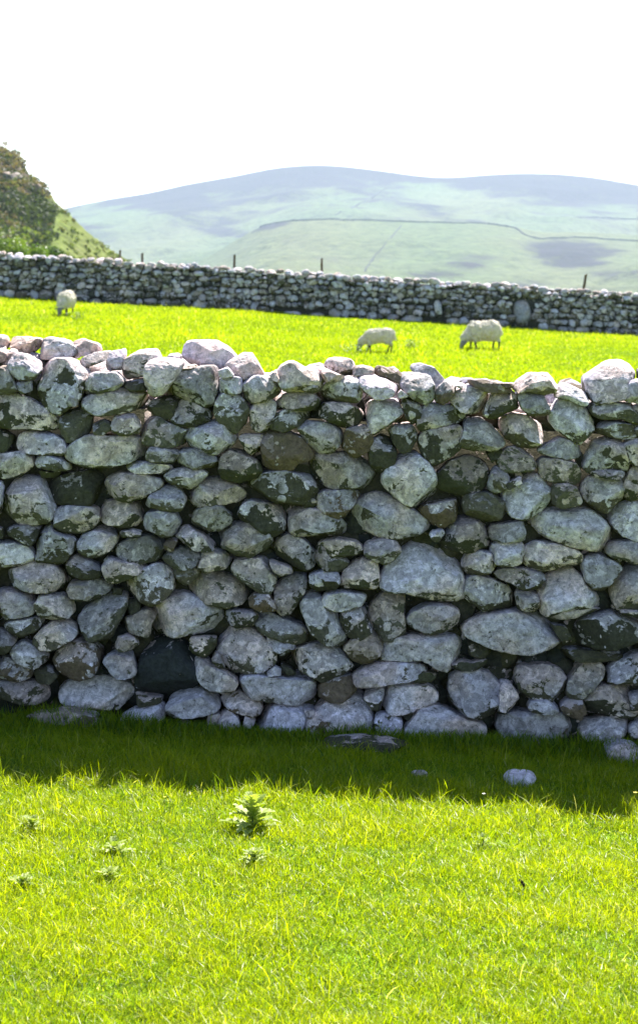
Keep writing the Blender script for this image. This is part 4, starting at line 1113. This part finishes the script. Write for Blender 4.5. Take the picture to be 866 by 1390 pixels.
def cover_main(px, py, t):
    top = np.interp(px, [a for a, _ in SKY_MAIN], [b_ for _, b_ in SKY_MAIN])
    hea = 1 - np.clip((py - top - 14) / 62, 0, 1)
    hea = hea * .95
    hea = np.maximum(hea, .75 * blob(px, py, 250, 292, 90, 10, 8)); hea = np.maximum(hea, .8 * blob(px, py, 790, 268, 110, 16, 6))
    hea = np.maximum(hea, .6 * blob(px, py, 300, 312, 60, 12, 15))
    hea = hea * (1 - .85 * blob(px, py, 620, 268, 110, 16, 10)) * (1 - .8 * blob(px, py, 160, 300, 90, 22, 10))
    return np.stack([hea, .45 + .3 * np.sin(px * .02 + py * .05)], -1)
mountain = slope_mesh('mountain', SKY_MAIN, 4600, 2500, -52, M_HILL, 330, 120, 30, .0022, 50, cover=cover_main)
SKY_SPUR = [(-700, 420), (150, 400), (230, 372), (275, 352), (305, 336), (330, 320), (348, 307), (370, 301), (400, 297), (440, 295), (500, 297), (560, 299), (640, 301), (700, 306), (730, 316), (780, 314), (866, 318), (1000, 330), (1600, 345)]
def cover_spur(px, py, t):
    hea = np.zeros_like(px) + .08
    hea = np.maximum(hea, .95 * blob(px, py, 370, 304, 38, 6, -12)); hea = np.maximum(hea, .85 * blob(px, py, 775, 343, 66, 22, 0))
    hea = np.maximum(hea, .62 * blob(px, py, 640, 355, 44, 10, 0)); hea = np.maximum(hea, .6 * blob(px, py, 600, 374, 50, 7, 0))
    hea = np.maximum(hea, .5 * blob(px, py, 840, 372, 60, 12, 0)); hea = np.maximum(hea, .5 * blob(px, py, 700, 385, 60, 8, 0))
    return np.stack([hea, .5 + .3 * np.sin(px * .017 + 1)], -1)
spur = slope_mesh('fellside', SKY_SPUR, 2950, 1500, -52, M_HILL, 300, 110, 11, .004, 60, cover=cover_spur, power=1.1)

def on_hill(px, py, spur):
    """point of the fellside seen at this place"""
    j = int(np.argmin(abs(spur['px'] - px))); colv = spur['v'][:, j]
    pyv = HOR - (colv[:, 2] - EYE) / colv[:, 1] * F
    i = int(np.argmin(abs(pyv - py) + (np.arange(len(pyv)) > len(pyv) * .74) * 50))
    p = colv[i]; return p[1], p[2]
def hillwall(path, label, hgt=2.2, wid=2.2, on=None):
    pts = []
    for (a, b_), (c_, d_) in zip(path, path[1:]):
        m = max(2, int(math.hypot(c_ - a, d_ - b_) / 4))
        for k in range(m): pts.append((a + (c_ - a) * k / m, b_ + (d_ - b_) * k / m))
    pts.append(path[-1]); V = []
    w3 = []
    for a, b_ in pts:
        yy, zz = on_hill(a, b_, on or spur); w3.append(((a - 433) * yy / F, yy, zz))
    w3 = np.array(w3)
    for k in range(1, len(w3) - 1): w3[k] = (w3[k - 1] + w3[k] * 2 + w3[k + 1]) / 4
    rr_ = np.random.RandomState(9)
    for k, p in enumerate(w3):
        d = w3[min(k + 1, len(w3) - 1)] - w3[max(k - 1, 0)]; d[2] = 0; d /= np.linalg.norm(d); s_ = np.array([-d[1], d[0], 0]) * wid / 2
        hh = hgt * rr_.uniform(.75, 1.15)
        V += [p - s_ - [0, 0, 3], p - s_ * .7 + [0, 0, hh], p + s_ * .7 + [0, 0, hh], p + s_ - [0, 0, 3]]
    b = Buf(); b.add(np.array(V), grid_faces(len(w3), 4, True), (0, .1, .2, 1))
    og = w3[0]
    o = b.build('hillside_wall', M_DARKWALL, None, og); tag(o, label, 'field wall', 'thin dark field walls on the distant fellside')
hillwall([(352, 306), (400, 299), (450, 298), (520, 300), (600, 302), (660, 303), (700, 309), (716, 321), (735, 324), (780, 322), (866, 327), (1000, 336)], 'thin dark field wall running along the whole distant fellside and bending down at the right', 2.1, 2.2)
hillwall([(545, 306), (525, 328), (505, 352), (492, 372)], 'faint straight field wall dropping diagonally down the distant fellside', 1.3, 1.6)

hillwall([(760, 296), (810, 295), (866, 298), (960, 304)], 'faint horizontal field wall on the green slope above the fellside at the right edge', 2.5, 2.5, mountain)
hillwall([(455, 292), (500, 270), (530, 252)], 'faint track like wall climbing the middle of the mountain slope', 1.8, 2.0, mountain)
SKY_CRAG = [(-900, 60), (-300, 120), (-100, 160), (-20, 186), (0, 196), (10, 202), (20, 208), (29, 218), (38, 233), (48, 243), (57, 251), (65, 260), (73, 270), (85, 282), (95, 291), (108, 305), (129, 323), (148, 337), (171, 352), (200, 366), (260, 385)]
def cover_crag(px, py, t):
    top = np.interp(px, [a for a, _ in SKY_CRAG], [b_ for _, b_ in SKY_CRAG])
    hea = np.clip(.95 - (px - 20) / 90 - np.clip(py - 285, 0, 60) / 70, .05, .95)
    hea = np.maximum(hea, .8 * blob(px, py, 40, 296, 38, 16, 15))
    dry = np.clip(.35 + (px - 60) / 120, .2, .8)
    return np.stack([hea, dry], -1)
crag = slope_mesh('crag', SKY_CRAG, 330, 215, -10, M_CRAG, 420, 130, .7, .05, 70, pxl=(-900, 260), cover=cover_crag, power=.95, detail=.28)

# rock outcrops and scrub on the crag
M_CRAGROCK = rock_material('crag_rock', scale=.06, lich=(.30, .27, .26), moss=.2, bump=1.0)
def on_crag(px, py):
    j = int(np.argmin(abs(crag['px'] - px))); colv = crag['v'][:, j]
    pyv = HOR - (colv[:, 2] - EYE) / colv[:, 1] * F
    nfront = int(np.searchsorted(crag['t'], 1.0))
    i = int(np.argmin(abs(pyv[:nfront] - py))); return colv[i]
rc = np.random.RandomState(77)
M_SCRUB = leaf_material('scrub_leaves', [(0, (.025, .038, .015)), (.3, (.055, .075, .022)), (.6, (.14, .19, .035)), (.8, (.16, .15, .06)), (1, (.14, .105, .075))], trans=.35, rough=.7)
def leafcloud(b, c, rad, n, size, tone, rg, squash=.8):
    d = rg.normal(size=(n, 3)); d /= np.linalg.norm(d, axis=1, keepdims=True)
    rr = rg.uniform(.35, 1.0, n) ** .6
    lump = 1 + .25 * snoise(d, 2.2, int(rg.randint(999)))
    p = d * (rr * lump * rad)[:, None]; p[:, 2] *= squash; p += c
    a = rg.normal(size=(n, 3)); a /= np.linalg.norm(a, axis=1, keepdims=True); q = np.cross(a, rg.normal(size=(n, 3))); q /= np.linalg.norm(q, axis=1, keepdims=True)
    s = size * rg.uniform(.5, 1.3, n)[:, None]
    V = np.stack([p - a * s, p + q * s * .6, p + a * s, p - q * s * .6], 1).reshape(-1, 3)
    k = np.arange(n)[:, None] * 4
    f = np.concatenate([k + np.array([[0, 1, 2]]), k + np.array([[0, 2, 3]])])
    cc = np.zeros((n * 4, 4)); cc[:, 3] = 1; cc[:, 0] = np.repeat(np.clip(rg.normal(tone, .08, n), 0, 1), 4)
    b.add(V, f, cc)
sb = Buf()
for k in range(1500):
    px_ = rc.uniform(-140, 175); top = float(np.interp(px_, [a for a, _ in SKY_CRAG], [b_ for _, b_ in SKY_CRAG]))
    py_ = rc.uniform(top + 1, 362)
    dark = rc.uniform() < np.clip(1.05 - (px_ - 10) / 70, .0, .95)
    if px_ > 62 and rc.uniform() < .8: continue
    c = on_crag(px_, py_)
    rad = rc.uniform(.5, 1.7) * (1 if dark else .38)
    tone = rc.choice([.05, .15, .3, .95, 1., .9]) if dark else rc.choice([.5, .6, .75])
    leafcloud(sb, c + np.array([0, 0, rad * .2]), rad, 60, .28 if dark else .16, tone, rc, .7)
# the big dark bushy gully
for k in range(130):
    px_ = rc.normal(42, 17); py_ = 292 + (px_ - 42) * .35 + rc.normal(0, 9)
    if px_ > 72: continue
    leafcloud(sb, on_crag(px_, py_) + np.array([0, 0, .6]), rc.uniform(.9, 1.9), 90, .3, rc.choice([.03, .12, .22]), rc, .8)
for k in range(60):
    px_ = rc.uniform(-60, 60); py_ = 326 + rc.normal(0, 8)
    leafcloud(sb, on_crag(px_, py_) + np.array([0, 0, .6]), rc.uniform(.8, 1.6), 80, .3, rc.choice([.12, .5, .6]), rc, .8)
o = sb.build('scrub', M_SCRUB, smooth=False); tag(o, kind='stuff'); o['label'] = 'gorse and bracken scrub on the crag'
lab = ['grey outcrop forming the notch on the crag skyline', 'pale flat rock ledge just below the crag notch', 'dark rock face at the upper left of the crag', 'grey rock low in the dark gully of the crag', 'small rock high on the crag skyline at the left', 'rounded rock knob at the end of the crag ledge']
for k, (a, b_, s_, col) in enumerate([(52, 252, .8, .9), (40, 258, 1.3, 1.0), (8, 240, 1.8, .6), (22, 292, 1.2, .5), (14, 209, .8, .6), (64, 263, .8, .5)]):
    c = on_crag(a, b_); bb = Buf()
    th = np.arange(30) * 2 * np.pi / 30; r = s_ * (1 + .25 * np.sin(2 * th + k) + .1 * np.sin(5 * th)) * np.where(abs(np.sin(th)) > .7, .75, 1)
    v, f = stone_geo((c[0], c[2] + .1), r, c[1] - s_ * .4, s_, 600 + k, 30, 15, cuts=10, rough=2.0)
    bb.add(v, f, (.5, col, .3 * k % 1, 1)); tag(bb.build('rock_outcrop', M_CRAGROCK, None, tuple(c)), lab[k], 'rock', 'rocks cropping out of the crag')

# bright green trees at the foot of the crag, behind the far wall
M_TREE = leaf_material('tree_leaves', [(0, (.03, .06, .012)), (.4, (.075, .13, .022)), (1, (.15, .21, .035))], trans=.4, rough=.5)
def tree(px, ptop, y, crown, label, seed, tone):
    rt = np.random.RandomState(seed)
    x = (px - 433) * y / F; zt = EYE + (HOR - ptop + 3) * y / F; z0 = float(ground(x, y)) - .1
    zt = max(zt, z0 + 3)
    root = empty('broadleaf_tree', (x, y, z0)); tag(root, label, 'tree', 'small trees behind the far wall at the crag foot')
    H_ = zt - z0
    bt = Buf()
    stalk(bt, (0, 0, 0), (.15, 0, H_ * .55), .22, n=8)
    for k in range(6):
        a = k * 1.05 + rt.uniform(-.3, .3); stalk(bt, (.1, 0, H_ * (.3 + .04 * k)), (crown * .55 * math.cos(a), crown * .55 * math.sin(a), H_ * (.6 + .05 * k)), .09, n=6)
    bt.build('trunk', M_WOOD, root)
    bc = Buf()
    for k in range(26):
        d = rt.normal(size=3); d /= np.linalg.norm(d); q = d * crown * rt.uniform(.35, .8); q[2] = q[2] * .75 + H_ - crown * .85
        leafcloud(bc, q, crown * rt.uniform(.28, .45), 330, .11, np.clip(tone + rt.normal(0, .15), 0, 1), rt, .85)
    bc.build('crown', M_TREE, root, smooth=False)
tree(8, 318, 150, 2.3, 'bright green bushy tree at the left edge behind the far wall', 1, .85)
tree(38, 330, 152, 1.9, 'round green tree second from the left edge behind the far wall', 2, .6)
tree(70, 334, 156, 1.5, 'smallest dark green tree behind the far wall below the crag', 3, .25)
tree(-40, 312, 148, 2.6, 'green tree just outside the left edge behind the far wall', 4, .5)
# ------------------------------------------------------------------ air
HAZE = .000068
b = Buf(); lo = (-6700, -120, -54); hi = (6700, 9500, 330)
c8 = np.array([[x, y, z] for x in (lo[0], hi[0]) for y in (lo[1], hi[1]) for z in (lo[2], hi[2])])
b.add(c8, [(0, 1, 3), (0, 3, 2), (4, 6, 7), (4, 7, 5), (0, 4, 5), (0, 5, 1), (2, 3, 7), (2, 7, 6), (1, 5, 7), (1, 7, 3), (0, 2, 6), (0, 6, 4)])
mh, nt, out = mat('haze_air')
pv = N(nt, 'ShaderNodeVolumePrincipled', Density=HAZE); pv.inputs['Color'].default_value = (.62, .76, 1.0, 1); pv.inputs['Anisotropy'].default_value = .3
L(nt, pv.outputs[0], out.inputs['Volume'])
if HAZE: tag(b.build('haze', mh, smooth=False), kind='stuff')

# ------------------------------------------------------------------ sun and sky
EL, AZ = R(52), R(20)          # sun ahead of the camera, a little to the right
sun_dir = Vector((math.sin(AZ) * math.cos(EL), math.cos(AZ) * math.cos(EL), math.sin(EL)))
ld = bpy.data.lights.new('sun', 'SUN'); ld.energy = 5.0; ld.angle = R(.53); ld.color = (1, .95, .87)
so = bpy.data.objects.new('sun', ld); COL.objects.link(so); so.rotation_euler = (-sun_dir).to_track_quat('-Z', 'Y').to_euler()
so.location = (20, 30, 60)
w = bpy.data.worlds.new('World'); scene.world = w; w.use_nodes = True
nt = w.node_tree
for n in list(nt.nodes): nt.nodes.remove(n)
sk = nt.nodes.new('ShaderNodeTexSky'); sk.sky_type = 'NISHITA'; sk.sun_disc = False
sk.sun_elevation = EL; sk.sun_rotation = AZ; sk.air_density = 1.0; sk.dust_density = 1.0; sk.ozone_density = 1.0; sk.altitude = 50
bg = nt.nodes.new('ShaderNodeBackground'); bg.inputs['Strength'].default_value = .075
wo = nt.nodes.new('ShaderNodeOutputWorld'); nt.links.new(sk.outputs[0], bg.inputs[0]); nt.links.new(bg.outputs[0], wo.inputs[0])

# ------------------------------------------------------------------ camera
cd = bpy.data.cameras.new('camera'); cam = bpy.data.objects.new('camera', cd); COL.objects.link(cam)
cam.location = (0, 0, EYE); cam.rotation_euler = (R(90), 0, 0)
cd.sensor_fit = 'HORIZONTAL'; cd.sensor_width = 24; cd.lens = F * 24 / 866
cd.shift_y = -(695 - HOR) / 866; cd.clip_start = .1; cd.clip_end = 20000
cd.dof.use_dof = True; cd.dof.focus_distance = 7.05; cd.dof.aperture_fstop = 9
scene.camera = cam
vs = scene.view_settings; vs.view_transform = 'Standard'; vs.look = 'None'; vs.gamma = 1; vs.exposure = 1.92
scene.cycles.use_denoising = True
scene.cycles.max_bounces = 6; scene.cycles.diffuse_bounces = 3; scene.cycles.transmission_bounces = 4; scene.cycles.volume_bounces = 1
scene.cycles.caustics_reflective = False; scene.cycles.caustics_refractive = False
